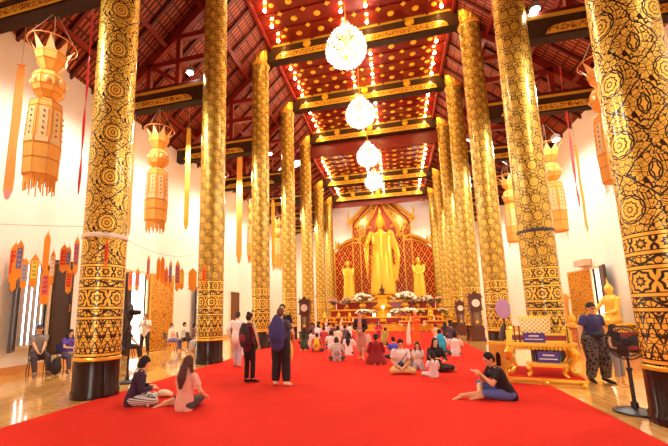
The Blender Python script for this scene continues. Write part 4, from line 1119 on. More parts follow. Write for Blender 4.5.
# ================================================================== long-case clocks
def clock(loc,rz,h,label,mat=None,face=True):
    t=empty('longcase_clock',loc,rz,label,'clock'); W=M('dark_clock_wood',(.10,.028,.018),.3,var=.3) if mat is None else mat
    s_=h/2.1
    b=MB(); 
    for (w,d,z0,z1) in ((.30,.20,0,.14),(.26,.17,.14,.5),(.29,.19,.5,.56),(.19,.14,.56,1.32),(.27,.18,1.32,1.40),(.24,.16,1.40,1.86),(.29,.19,1.86,1.93)):
        b.box(-w*s_,w*s_,-d*s_,d*s_,z0*s_,z1*s_)
    b.build('case',W,t)
    c=MB(); c.prism([(-.27*s_,0),(.27*s_,0),(.2*s_,.08*s_),(.12*s_,.1*s_),(.05*s_,.2*s_),(0,.24*s_),(-.05*s_,.2*s_),(-.12*s_,.1*s_),(-.2*s_,.08*s_)],(0,-.1*s_,1.93*s_),(1,0,0),(0,0,1),.06)
    for sx in(-1,1): c.lathe([(.03,0),(.045,.06),(.012,.18)],8,(sx*.23*s_,-.1,1.93*s_))
    c.build('crest',W,t)
    MB().lathe([(.165*s_,0),(.165*s_,.012)],28).build('dial',M('clock_dial',(.95,.85,.68),.4,var=.02),t).matrix_local=Matrix.Translation((0,-.16*s_-.005,1.63*s_))@Matrix.Rotation(PI/2,4,'X')
    hb=MB(); hb.bar((0,-.18*s_-.01,1.63*s_),(.06*s_,-.18*s_-.01,1.72*s_),.012,.006); hb.bar((0,-.18*s_-.01,1.63*s_),(-.1*s_,-.18*s_-.01,1.66*s_),.01,.006)
    for k in range(12):
        a=2*PI*k/12; hb.ell((.135*s_*math.cos(a),-.175*s_,1.63*s_+.135*s_*math.sin(a)),.009,5,4)
    hb.build('hands',BEAMBLK,t)
    MB().box(-.13*s_,.13*s_,-.145*s_-.008,-.14*s_,.66*s_,1.25*s_).build('glass_door',M('clock_glass',(.16,.10,.07),.08,coat=1),t)
    p=MB(); p.tube([(0,-.16*s_,1.2*s_),(0,-.16*s_,.84*s_)],.008,5); p.lathe([(.07*s_,0),(.07*s_,.01)],16,(0,0,0)); 
    p2=MB().tube([(0,-.165*s_,1.2*s_),(0,-.165*s_,.86*s_)],.009,5).ell((0,-.165*s_,.82*s_),(.062*s_,.012,.062*s_),14,6).build('pendulum',GOLDB,t)
    return t
P=at(478,341); clock((P.x,P.y,0),.1,2.3,'ornate dark longcase clock with a white dial before the fourth right column')
P=at(461,335); clock((P.x+.05,P.y,0),.1,2.0,'slim dark longcase clock beside the fifth right column')
P=at(306,344); clock((P.x,P.y,0),-.1,2.2,'dark longcase clock at the left, above the seated crowd')

# ================================================================== carved gold altar stand on the right
sp=empty('stand_platform',(2.97,9.18,0),-.23,'low red topped platform with a carved gold edge at the right of the carpet','platform')
MB().box(-.67,.67,-.62,.95,.0,.05).box(-.64,.64,-.58,.91,.05,.12).build('plinth',GOLDD,sp)
MB().box(-.69,.69,-.64,.97,.10,.15).build('gold_edge',GOLD,sp)
MB().box(-.66,.66,-.6,.93,.15,.165).build('red_top',CARP,sp)
fb=MB()
for sx in (-.62,0,.62): fb.ell((sx,-.63,.05),(.06,.04,.05),8,6)
fb.build('carved_feet',GOLD,sp)
m4=Matrix.Translation(sp.location)@Matrix.Rotation(-.23,4,'Z')
def onsp(x,y,z): return tuple(m4@Vector((x,y,z)))
tb=empty('carved_altar_table',onsp(0,.1,.165),-.23,'tall carved gold altar table with curved legs on the red platform','table')
MB().box(-.62,.62,-.36,.36,.60,.66).box(-.65,.65,-.39,.39,.63,.65).build('table_top',GOLD,tb)
MB().box(-.58,.58,-.32,.32,.52,.60).build('apron',DRED,tb)
sk=MB()
for i in range(17): sk.ell((-.56+.07*i,-.335,.54),(.035,.02,.045),6,5)
sk.box(-.6,.6,-.34,-.32,.57,.6); sk.build('carved_frieze',GOLDB,tb)
for sx in(-1,1):
    for sy in(-1,1):
        x,y=sx*.54,sy*.29
        MB().tube([(x,y,.56),(x+sx*.06,y+sy*.04,.44),(x+sx*.03,y+sy*.02,.3),(x-sx*.06,y,.15),(x+sx*.0,y,.05),(x+sx*.07,y+sy*.04,.02)],[.07,.085,.05,.04,.05,.055],8,cap='round').build('leg',GOLD,tb)
st2=empty('carved_stool',onsp(.06,-.42,.165),-.23,'small low gold bench in front of the carved altar table','bench')
MB().box(-.36,.36,-.12,.12,.23,.27).box(-.33,.33,-.10,.10,.19,.23).build('bench_top',GOLD,st2)
for sx in(-1,1):
    for sy in(-1,1):
        x,y=sx*.28,sy*.07; MB().tube([(x,y,.21),(x+sx*.04,y,.15),(x,y,.06),(x+sx*.05,y+sy*.02,.012)],[.04,.045,.022,.032],7,cap='round').build('leg',GOLD,st2)
up=empty('tiered_box_stand',onsp(0,.15,.825),-.23,'red tray tier with gold corner posts on the carved altar table','stand')
MB().box(-.5,.5,-.22,.22,0,.14).build('red_tray',DRED,up); MB().box(-.52,.52,-.24,.24,.14,.17).box(-.52,.52,-.24,.24,0,.03).build('gold_rails',GOLD,up)
for sx in(-1,1): MB().box(sx*.52-.09,sx*.52+.09,-.2,-.02,0,.24).lathe([(.05,.24),(.07,.27),(.02,.33)],8,(sx*.52,-.11,0)).build('corner_post',GOLD,up)
cs=empty('offering_cushion',onsp(-.02,.2,.995),-.23,'upright gold box with a checkered face on top of the red tray','box')
m,g,b=newmat('checkered_gold'); X=g.xyz(g.obj())
f=g.m('LESS_THAN',g.m('MULTIPLY',g.m('SINE',g.m('MULTIPLY',X[0],70.0)),g.m('SINE',g.m('MULTIPLY',X[2],70.0))),0.45); gold_finish(g,b,f,(.95,.62,.22),(.25,.12,.12))
MB().prism([(-.27,0),(.27,0),(.30,.34),(-.30,.34)],(0,.06,0),(1,0,0),(0,0,1),.12).build('checkered_face',m,cs); MB().box(-.32,.32,-.08,.08,.34,.38).build('top_rail',GOLD,cs)
SIGN=M('purple_sign',(.10,.05,.34),.5,var=.05); LET=M('white_lettering',(.95,.92,.95),.6,var=0)
def sign(x,y,z,w,h,label):
    t=empty('sign',onsp(x,y,z),-.23,label,'sign','purple signs on the carved stand')
    MB().box(-w/2,w/2,-.012,.012,0,h).build('board',SIGN,t)
    MB().box(-w*.3,w*.3,.012,.06,0,.015).build('foot',SIGN,t)
    lb=MB(); r_=random.Random(2)
    for row,(zc,hh,x0,x1) in enumerate(((h*.68,h*.16,-.22,.22),(h*.33,h*.10,-.40,.40))):
        xx=x0*w
        while xx<x1*w:
            a=hh*.5; q=[(xx,-.016,zc-a),(xx,-.016,zc+a*.7),(xx+a*.8,-.016,zc+a),(xx+a*.9,-.016,zc-a*.9)]
            lb.tube(q,.0075,4); xx+=a*1.9
    lb.build('lettering',LET,t)
sign(-.10,-.30,.83,.40,.20,'upper purple sign with white writing on the tall table')
sign(.10,-.42,.437,.38,.22,'lower purple sign with white writing on the low bench')
for x in(-.45,-.36,.5):
    o=MB().lathe([(.03,0),(.012,.03),(.012,.3),(.02,.32),(.0,.36)],8).build('incense_candle',BEAMBLK,None,'auto',onsp(x,-.28,.832)); tag(o,'dark candle stick on the %s of the carved table'%{-.45:'left end',-.36:'left side',.5:'right end'}[x],'candle')
gb=empty('donation_box',(2.32,9.95,0),-.3,'small upright gold cabinet with a keyhole opening beside the carved stand','cabinet')
MB().box(-.17,.17,-.13,.13,.0,.72).build('body',GOLDD,gb); MB().box(-.2,.2,-.16,.16,.70,.76).box(-.19,.19,-.15,.15,0,.06).build('mouldings',GOLD,gb)
MB().prism([(-.05,.2),(.05,.2),(.05,.45),(.03,.5),(0,.53),(-.03,.5),(-.05,.45)],(0,-.13,0),(1,0,0),(0,0,1),.01).build('opening',LACQ,gb)
P=at(503,356); 
round_fan((2.69,10.6,0),.25,1.54,'large oval lilac fan on a tall dark stand beside the carved table',0,.66,None)
b=MB(); b.lathe([(.1,.3),(.12,.5),(.09,.62),(.14,.8),(.1,.95),(.05,1.1)],12); tag(b.build('carved_post',M('dark_carved_post',(.09,.05,.05),.5),None,'auto',(2.69,10.75,0)),'dark carved post behind the large lilac fan','post')

# ================================================================== right aisle furniture
REDT=M('red_table_front',(.34,.03,.02),.4,var=.2)
for i,(y0,y1,d) in enumerate(((14.9,16.8,'under the seated gold statue'),(16.9,18.8,'behind the man in navy'),(18.9,20.9,'at the far end by the standing figure'))):
    t=empty('side_cabinet',(7.55,(y0+y1)/2,0),0,'low dark red cabinet with gold edges, '+d,'cabinet','low red cabinets along the right wall'); L=(y1-y0)/2
    MB().box(-.4,.45,-L,L,0,.66).build('body',REDT,t); MB().box(-.44,.47,-L-.02,L+.02,.66,.74).box(-.43,.46,-L,L,0,.06).build('gold_edges',GOLDD,t)
    for k in range(3):
        y=-L+.06+k*(2*L-.08)/3; q=MB().box(-.425,-.40,y,y+(2*L-.2)/3,.12,.6).build('door_panel',M('cabinet_panel',(.5,.14,.05),.4,var=.3,scale=9),t); MB().ell((-.44,y+.08,.38),.025,6,5).build('knob',GOLDB,q)
statue('seated_buddha_statue','large seated gold Buddha on the red cabinet by the black shutter',(7.6,15.75,.9),R(110),'cross',1.62,seatp,M('yellow_gold_statue',(.95,.55,.08),.3,.35),True,True,.018)
pedestal((7.6,15.75,.74),.62,.2,'gold base under the large seated Buddha of the right aisle')
statue('standing_figure_statue','slender standing gold figure with arms held out on the far red cabinet',(7.45,19.4,.74),R(120),'stand',.98,dict(hr=(.42,.2,1.2),hl=(-.42,.2,1.2)),M('yellow_gold_statue2',(.85,.42,.08),.35,.35),True,True,.02)
for i,(y,s_,d) in enumerate(((18.4,1.0,'left of the man in navy'),(17.7,.8,'right of the man in navy'),(17.1,.7,'next to the seated Buddha'),(20.6,1.2,'at the far end of the cabinets'))):
    o=MB().lathe([(.11*s_,0),(.13*s_,.05),(.06*s_,.12),(.13*s_,.25*s_),(.12*s_,.38*s_),(.03,.5*s_),(.0,.62*s_)],14).build('gold_urn',GOLDD,None,'auto',(7.35,y,.74)); tag(o,'small lidded gold urn on the red cabinets, '+d,'urn','gold urns on the right cabinets')
# ================================================================== fans, chairs, bags
FANM=M('black_fan_metal',(.025,.02,.022),.4)
def stand_fan(loc,rz,h,hr,label,tilt=0,base=.27,lean=0):
    t=empty('stand_fan',loc,rz,label,'fan')
    MB().lathe([(base,0),(base,.03),(base*.8,.05),(.05,.08),(.045,.16)],26).build('base',FANM,t,'auto')
    MB().tube([(0,0,.08),(0,0,h*.62)],.026,10).tube([(0,0,h*.6),(0,0,h-.05)],.017,8).tube([(0,0,h*.6),(0,0,h*.64)],.04,10).build('pole',FANM,t)
    hd=empty('fan_head',(0,0,h)); bpy.data.objects.remove(hd)
    M_=Matrix.Rotation(PI/2,3,'X')
    mo=MB().tube([(0,.18,h),(0,.02,h)],[.06,.075],12,cap='round').build('motor',FANM,t,True)
    cg=MB()
    for y,r in ((-.10,.35),(-.06,.8),(-.02,1.0),(.03,.8)):
        cg.tube([(hr*r*math.cos(2*PI*k/32),y,h+hr*r*math.sin(2*PI*k/32)) for k in range(33)],.006 if r<1 else .011,5)
    for k in range(36):
        a=2*PI*k/36; c,s_=math.cos(a),math.sin(a); cg.tube([(hr*.12*c,-.11,h+hr*.12*s_),(hr*.8*c,-.07,h+hr*.8*s_),(hr*c,-.02,h+hr*s_),(hr*.8*c,.03,h+hr*.8*s_),(hr*.2*c,.05,h+hr*.2*s_)],.0035,3)
    cg.build('cage',FANM,t)
    for k in range(3):
        a=2*PI*k/3+.4; b=MB(); pts=[]
        b.prism([(.03,-.03),(hr*.5,-.10),(hr*.82,-.06),(hr*.85,.05),(hr*.45,.06),(.03,.03)],(0,-.035,h),(math.cos(a),.12,math.sin(a)),(-math.sin(a),.12,math.cos(a)),.008); b.build('blade',M('fan_blade',(.05,.045,.05),.3),t)
    return t
P=at(636,413); stand_fan((P.x,P.y,0),R(-55),1.02,.25,'black stand fan with a heavy round base beside the nearest right column')
P=at(127,383); stand_fan((P.x,P.y,0),R(-61),1.62,.23,'tall thin black stand fan just right of the nearest left column',base=.2)
CHM=M('dark_chair_frame',(.05,.03,.025),.35); CHS=M('chair_seat_pad',(.10,.05,.05),.6)
def chair(loc,rz,label,seat=None,group='chairs along the left aisle',k=.9):
    t=empty('side_chair',loc,rz,label,'chair',group)
    q=seat or CHS
    MB().box(-.21*k,.21*k,-.2*k,.2*k,.42*k,.46*k).build('seat',q,t)
    MB().prism([(-.2*k,0),(.2*k,0),(.18*k,.3*k),(-.18*k,.3*k)],(0,-.24*k,.56*k),(1,0,0),(0,-.18,1),.03).build('backrest',q,t)
    for sx in (-1,1):
        MB().tube([(sx*.2*k,.17*k,.43*k),(sx*.22*k,.26*k,.0)],.012,6).build('leg',CHM,t)
        MB().tube([(sx*.2*k,-.1*k,.43*k),(sx*.22*k,-.3*k,.0)],.012,6).build('leg',CHM,t)
        MB().tube([(sx*.2*k,.1*k,.42*k),(sx*.2*k,-.2*k,.45*k),(sx*.19*k,-.3*k,.85*k)],.012,6).build('back_post',CHM,t)
    return t
LAMPE=M('floodlight_glass',(1,1,1),.3,emit=(1,.95,.85),es=60,var=0)
for u,v,y,d in ((270,154,19.85,'left aisle, behind the third column'),(535,10,10.6,'right aisle, by the second column'),(556,140,15.1,'right aisle, near the wall'),(190,73,10.6,'left aisle, put in for a reflection on the beam')):  # the last is no lamp: it glows in place of a beam reflection
    P=aty(u,v,y); t=empty('flood_lamp',(P.x,P.y,P.z),0,'bright white floodlight high in the '+d,'lamp','floodlights high in the aisles')
    MB().lathe([(.05,.0),(.13,.03),(.16,.14),(.12,.2)],14).build('housing',M('lamp_housing',(.2,.16,.13),.4),t,'auto'); MB().ell((0,0,-.0),(.12,.12,.06),12,6).build('glass',LAMPE,t,True)
    MB().tube([(0,.0,.2),(0,.12,.34)],.02,6).build('bracket',BEAMBLK,t)
# ================================================================== people
def gpt(u,v,z=0.0): 
    P=at(u,v,z); return (P.x,P.y,z)
CR=.022   # top of the carpet
stp=clothmat_stripes('striped_trousers',(.75,.68,.62),(.04,.02,.03),190.0)
p=person('person seated cross-legged in dark navy top and striped trousers by the nearest left column',gpt(132,405,CR),R(-52),'cross',1.78,dict(lean=16,hl=(-.1,.30,.30),hr=(.08,.33,.28),hpitch=28),'bob',(.02,.01,.01),SKL,('long',(.045,.02,.05)),('trousers',(0,0,0)),female=True,stripes=stp,vox=.012)
o,J,k=p
b=MB(); b.tube([J['N']-J['fy']*.09+J['rx']*.1*c+Vector((0,0,-.0)) - J['s']*.02*abs(c) for c in (-1,-.5,0,.5,1)],[.025,.035,.04,.035,.025],8,.6,cap='round'); scaled(b,k).build('white_hood',cmat((.9,.82,.72)),o,True)
person('person with long dark hair in salmon pink shirt seated with back to camera',gpt(184,410,CR),R(-12),'side',1.82,dict(lean=6,hl=(-.12,.30,.28),hr=(.2,.28,.2),hpitch=20),'long',(.10,.035,.02),SKL,('short',(.85,.44,.34)),('capri',(.07,.05,.06)),female=True,vox=.012)
tag(remesh(MB().ell((0,0,.07),(.14,.10,.07),12,8).ell((.1,.03,.05),(.07,.06,.05),10,6),'cloth_bundle',cmat((.85,.68,.42)),.012,None),'crumpled cream cloth bag between the two seated friends','bag').location=gpt(164,397,CR)
# standing visitors
p=person('person standing with back turned in black sleeveless top, leggings and black backpack',gpt(249,383,CR),R(-18),'stand',1.70,dict(fl=(-.06,-.03,.075),fr=(.06,.06,.075),hl=(-.2,.16,1.0),hr=(.3,.02,.9)),'bun',(.05,.02,.015),SKL,('vest',(.16,.01,.03)),('trousers',(.02,.012,.015)),.92,True,shoes=(.02,.02,.02),vox=.012)
backpack('black backpack with a red pocket on the person in leggings',p,(.05,.03,.03),(.08,.04,.04),1.0,(.28,.03,.04))
p=person('person standing with back turned in grey t-shirt, black trousers and big navy backpack',gpt(281,386,CR),R(-4),'stand',1.80,dict(fl=(-.13,0,.075),fr=(.13,0,.075),hl=(-.22,.18,1.02),hr=(.24,.18,1.0)),'short',(.16,.07,.03),SKL,('short',(.10,.08,.08)),('wide',(.02,.012,.014)),1.05,shoes=(.8,.65,.5),vox=.012)
backpack('large navy blue backpack on the person in the grey t-shirt',p,(.06,.05,.20),(.09,.08,.22),1.25,(.05,.04,.16))
person('bearded person in black t-shirt facing the camera behind the navy backpack',gpt(283,372,CR),PI+R(8),'stand',1.92,dict(hl=(-.3,.1,.86),hr=(.3,.14,.9),hpitch=12),'short',(.03,.015,.01),SKL,('short',(.015,.012,.014)),('shorts',(.06,.05,.05)),1.08,shoes=(.03,.03,.03),vox=.013,faced=True)
tag(remesh(MB().ell((0,0,.5),(.07,.07,.24),10,8).tube([(0,0,.7),(0,.02,1.05)],.012,6),'shoulder_bag',cmat((.85,.70,.12)),.014,None),'yellow bag hanging beside the bearded person','bag').location=gpt(291,371,CR)
person('person in white long-sleeved shirt and pale lilac jeans walking away by the second column',gpt(237,367,CR),R(8),'walk',1.76,dict(fl=(-.08,.1,.08),fr=(.08,-.06,.08),hl=(-.26,.08,.9),hr=(.24,.1,.95)),'short',(.06,.04,.035),SK,('long',(.92,.86,.78)),('trousers',(.62,.52,.62)),1.05,shoes=(.5,.35,.3))
# family
p=person('person in white t-shirt and tan shorts seated cross-legged, looking down',gpt(401,372,CR),PI+R(8),'cross',1.78,dict(lean=14,hl=(-.04,.30,.18),hr=(.10,.32,.2),hpitch=35),'short',(.02,.015,.012),SK,('short',(.90,.86,.86)),('shorts',(.80,.50,.20)),1.12,faced=True,vox=.013)
o,J,k=p; b=MB(); b.tube([J['shl']+J['fy']*.1,J['P']+J['s']*.25+J['fy']*.15,J['P']+J['s']*.08+J['rx']*.13+J['fy']*.11],.018,6,.5); b.ell(J['P']+J['s']*.14+J['rx']*.02+J['fy']*.17,(.10,.05,.07),10,8)
q=remesh(scaled(b,k),'sling_bag',cmat((.05,.05,.16),'nylon'),.012,None); q.location=o.location; q.rotation_euler=o.rotation_euler; tag(q,'navy sling bag across the chest of the seated person in white','bag')
person('small girl in white top kneeling between the two seated adults',gpt(419,369,CR),PI+R(-6),'kneel',1.22,dict(hl=(-.03,.26,.5),hr=(.03,.26,.5),hpitch=20),'long',(.05,.02,.015),SKL,('short',(.85,.78,.78)),('capri',(.5,.42,.42)),female=False,faced=True)
person('person with long dark hair in black dress seated beside the small children',gpt(436,370,CR),PI+R(18),'side',1.72,dict(hl=(-.12,.3,.3),hr=(.12,.36,.36)),'long',(.03,.015,.012),SKL,('long',(.03,.02,.02)),('skirt',(.03,.02,.02)),female=True,faced=True)
person('little child in pale pink top with back turned beside the person in black',gpt(434,377,CR),R(20),'cross',1.12,dict(lean=2),'tail',(.03,.015,.012),SKL,('short',(.95,.80,.82)),('skirt',(.9,.76,.78)),1.1)
person('toddler in grey tucked between the person in white and the small girl',gpt(412,367,CR),PI,'cross',.9,dict(),'short',(.03,.015,.012),SK,('short',(.4,.36,.36)),('shorts',(.3,.3,.32)))
person('child in bright blue top seated behind the person in white t-shirt',gpt(395,359,CR),R(20),'cross',1.45,dict(hpitch=20),'short',(.02,.012,.01),SK,('short',(.10,.12,.62)),('shorts',(.05,.05,.1)))
# reclining reader on the right
p=person('person in black t-shirt and blue jeans lounging on the carpet, reading a phone',gpt(508,399,CR),R(104),'recline',1.80,dict(lean=26,fl=(.10,.98,.05),fr=(-.05,.52,.07),kl=(-.3,.3,1),kr=(1,.3,.5),hl=(-.04,.46,.44),hr=(.06,.44,.40),hpitch=30),'short',(.02,.012,.01),SK,('short',(.018,.012,.014)),('shorts',(.12,.16,.48)),1.03,vox=.012,faced=True)
o,J,k=p; W=(J['wrl']+J['wrr'])*.5+Vector((0,.09,.05))
q=scaled(MB().prism([(-.045,-.08),(.045,-.08),(.045,.08),(-.045,.08)],W,(1,0,0),(0,.8,.5),.012),k).build('phone',cmat((.9,.86,.82),'plastic')); q.location=o.location; q.rotation_euler=o.rotation_euler; tag(q,'white phone held by the lounging person in black','phone')
q=remesh(scaled(MB().ell(J['P']+J['fy']*.22+Vector((.2,.0,.02)),(.06,.14,.1),10,8),k),'blue_bag',cmat((.16,.32,.60)),.013,None); q.location=o.location; q.rotation_euler=o.rotation_euler; tag(q,'small light blue bag on the lap of the lounging person','bag')
# right aisle
m,g,b=newmat('batik_cloth'); f=g.m('GREATER_THAN',g.vor(g.obj(),13.0,'DISTANCE_TO_EDGE'),.16); g.put(b,'Base Color',g.mix(f,(.17,.14,.15),(.03,.025,.035))); b.inputs['Roughness'].default_value=.9; MATS['batik']=m
p=person('person in navy polo and batik trousers with glasses walking in the right aisle',gpt(599,382),PI+R(12),'walk',1.84,dict(fl=(-.12,.06,.08),fr=(.12,-.04,.08),hl=(-.27,.05,.84),hr=(.34,.06,.86),hpitch=14),'fringe',(.03,.012,.01),SK,('short',(.05,.045,.16)),('wide',(0,0,0)),1.12,shoes=(.03,.02,.02),vox=.012,faced=True,stripes=m)
o,J,k=p; hp=lambda x,y,z: J['H']+J['M']@Vector((x,y,z))
b=MB()
for sg in(-1,1): b.tube([hp(sg*.031+.022*math.cos(a),.10,.004+.017*math.sin(a)) for a in [2*PI*i/12 for i in range(13)]],.003,4); b.tube([hp(sg*.053,.10,.006),hp(sg*.078,.0,.006)],.003,4)
b.tube([hp(-.009,.103,.006),hp(.009,.103,.006)],.003,4); scaled(b,k).build('glasses',BEAMBLK,o)
q=remesh(scaled(MB().ell(J['P']+Vector((0,.17,.08)),(.15,.05,.06),12,8).tube([J['P']+Vector((.185*math.sin(a),.14*math.cos(a),.1)) for a in [2*PI*i/16 for i in range(17)]],.015,6),k),'waist_bag',cmat((.04,.04,.04),'nylon'),.012,None); q.location=o.location; q.rotation_euler=o.rotation_euler; tag(q,'black waist bag on the person in navy polo','bag')
scaled(MB().tube([hp(-.06,.04,-.16),hp(-.03,.13,-.26),hp(0,.15,-.33),hp(.03,.13,-.26),hp(.06,.04,-.16)],.006,5).ell(hp(0,.15,-.36),(.03,.01,.04),8,6),k).build('lanyard',cmat((.85,.80,.75)),o)
person('child in dark top and grey shorts standing behind the heavy stand fan',gpt(621,386),PI+R(30),'stand',1.30,dict(hl=(-.2,.2,.95),hr=(.16,.24,1.0)),'long',(.04,.02,.015),SKL,('vest',(.10,.05,.06)),('capri',(.30,.28,.32)),.95,True)
# left aisle
P=gpt(36,374); c_=chair((P[0],P[1],0),R(-122),'dark metal chair under the person in grey polo')
person('person in grey polo and dark cap sitting on a chair by the striped window',(P[0],P[1],0),R(-122),'chair',1.84,dict(P=(0,-.0,.58),hl=(-.05,.36,.62),hr=(.05,.36,.60),fl=(-.2,.44,.075),fr=(.1,.52,.075),lean=-2),'cap',(.05,.045,.08),SK,('short',(.26,.22,.2)),('trousers',(.06,.04,.045)),1.05,shoes=(.12,.1,.1),vox=.013,faced=True)
P=gpt(66,371); chair((P[0],P[1],0),R(-105),'chair under the person in violet blue top',cmat((.05,.05,.2)))
person('person with long black hair in violet blue top writing on a chair',(P[0],P[1],0),R(-105),'chair',1.64,dict(P=(0,0,.58),hl=(-.06,.36,.72),hr=(.08,.40,.76),lean=10,hpitch=28),'long',(.02,.012,.015),SKL,('short',(.13,.07,.42)),('trousers',(.1,.08,.14)),female=True,vox=.014)
o=remesh(MB().ell((0,0,.2),(.16,.13,.2),12,8).ell((0,.02,.36),(.12,.1,.1),10,8),'black_bag',cmat((.03,.022,.024),'nylon'),.016,None); o.location=gpt(55,375); tag(o,'big black bag standing between the two seated people','bag')
low_table('small_writing_table',gpt(78,371),.55,.35,.52,M('pale_table',(.75,.55,.4),.5),'pale little table before the person in violet blue','table',legm=CHM)
p=person('person in white shirt and dark trousers speaking into a microphone in the left aisle',gpt(144,354),PI+R(22),'stand',1.72,dict(hl=(-.08,.24,1.22),hr=(.14,.28,1.05),fl=(-.16,0,.075),fr=(.16,.02,.075)),'short',(.08,.05,.04),SKD,('short',(.88,.80,.66)),('trousers',(.03,.02,.025)),1.08,shoes=(.05,.03,.03),faced=True)
o,J,k=p; b=scaled(MB().tube([J['wrl']+Vector((0,.06,-.02)),J['wrl']+Vector((.02,.03,.16))],[.014,.018],8).ell(J['wrl']+Vector((.02,.03,.18)),.028,8,6),k).build('microphone',FANM); b.location=o.location; b.rotation_euler=o.rotation_euler; tag(b,'black microphone held by the person in white shirt','microphone')
for u,v,a,c,h_,bc,d,hr_ in ((127,360,-60,(.03,.02,.025),1.68,(.03,.02,.02),'dark clothes seated behind the tall thin fan','long'),(170,351,-70,(.88,.66,.5),1.62,(.15,.12,.3),'pale orange top seated nearest the gold door','short'),(183,350,-60,(.92,.84,.76),1.66,(.04,.04,.06),'white shirt and black trousers, middle of the seated row','short'),(193,351,-80,(.2,.12,.1),1.6,(.05,.03,.04),'brown top, second from the column in the seated row','bob'),(201,352,100,(.82,.82,.95),1.64,(.62,.66,.85),'pale blue clothes with back to the second column','short')):
    P=gpt(u,v); chair((P[0],P[1],0),R(a),'chair under the person in '+d,CHS if u!=201 else cmat((.9,.9,.95)))
    person('person in '+d,(P[0],P[1],0),R(a),'chair',h_,dict(P=(0,0,.56)),hr_,(.03,.015,.012),SK,('short',c),('trousers',bc),vox=.017)
# worshippers before the altar
W=[
 (304,350,0,'kneel','long',(.03,.02,.015),(.05,.10,.04),'kneeling in a dark green top, leftmost of the crowd',1.6),
 (317,352,4,'cross','short',(.02,.012,.01),(.65,.08,.05),'seated in a red top wearing a yellow backpack',1.5),
 (331,350,0,'cross','bob',(.03,.015,.01),(.90,.84,.76),'seated in white right of the yellow backpack',1.62),
 (337,361,10,'cross','bob',(.09,.03,.02),(.70,.62,.58),'seated nearest of the crowd, wearing a pale grey backpack',1.55),
 (349,355,-10,'side','long',(.03,.015,.012),(.92,.88,.88),'seated in white with long black hair behind the walking woman',1.66),
 (311,347,0,'cross','short',(.02,.01,.01),(.75,.62,.6),'seated in pale top between green and red tops',1.6),
 (324,346,5,'kneel','short',(.02,.012,.01),(.55,.05,.05),'kneeling in dark red just behind the yellow backpack',1.55),
 (338,346,-5,'kneel','bob',(.03,.012,.01),(.86,.70,.52),'kneeling in a cream top in the middle of the crowd',1.6),
 (345,344,0,'kneel','short',(.02,.012,.01),(.12,.08,.1),'kneeling in a dark top right of the cream top',1.6),
 (318,341,0,'kneel','bob',(.02,.012,.01),(.88,.84,.88),'kneeling in white in the second row, left',1.62),
 (326,339,0,'kneel','cap',(.9,.85,.75),(.80,.68,.6),'kneeling with a white hat',1.6),
 (334,340,0,'kneel','short',(.02,.012,.01),(.14,.06,.06),'kneeling in dark brown behind the white hat',1.55),
 (341,338,0,'kneel','short',(.8,.7,.55),(.75,.55,.4),'kneeling with fair hair near the altar table',1.6),
 (312,337,0,'kneel','short',(.02,.012,.01),(.2,.08,.1),'kneeling in maroon below the left clock',1.6),
 (329,338,0,'kneel','short',(.02,.012,.01),(.55,.3,.25),'kneeling farthest back in the left crowd',1.6),
 (350,338,0,'kneel','bob',(.02,.012,.01),(.85,.8,.75),'kneeling in pale clothes left of the magenta scarf',1.55),
 (384,346,-20,'kneel','short',(.03,.015,.01),(.42,.30,.05),'kneeling in an olive yellow wrap, bowing toward the altar',1.55),
 (379,338,190,'kneel','long',(.02,.012,.01),(.62,.03,.10),'kneeling in red and magenta facing the camera',1.62),
 (441,352,4,'cross','short',(.02,.012,.01),(.92,.88,.90),'seated in white wearing a bright blue backpack',1.7),
 (456,356,-6,'side','bob',(.03,.015,.01),(.95,.84,.82),'seated in pinkish white right of the blue backpack',1.7),
 (437,341,10,'kneel','short',(.05,.02,.01),(.85,.50,.25),'kneeling in light orange before the right altar end',1.5),
 (446,339,-10,'kneel','long',(.03,.015,.01),(.06,.04,.05),'kneeling in black near the slim clock',1.6),
 (452,342,-10,'kneel','short',(.03,.015,.01),(.08,.05,.10),'kneeling in dark clothes just behind the blue backpack',1.6),
]
for u,v,a,ps,hr_,hc,c,d,h_ in W:
    p=person('person '+d,gpt(u,v,CR),R(a),ps,h_,dict(lean=10 if 'bowing' not in d else 30,hl=(-.02,.24,.52),hr=(.02,.24,.52)) if ps=='kneel' else {},hr_,hc,SK,('short',c),('capri',(.07,.05,.07)),vox=.018,group='worshippers seated before the altar')
    if 'yellow backpack' in d and 'wearing' in d: backpack('bright yellow backpack on the worshipper in red',p,(.92,.62,.03),(.6,.4,.05),.95)
    if 'grey backpack' in d: backpack('pale grey backpack on the nearest worshipper',p,(.62,.54,.5),(.4,.34,.32),1.05)
    if 'bright blue' in d: backpack('bright turquoise blue backpack on the person seated in white',p,(.03,.45,.75),(.02,.3,.55),1.2,(.05,.5,.8))
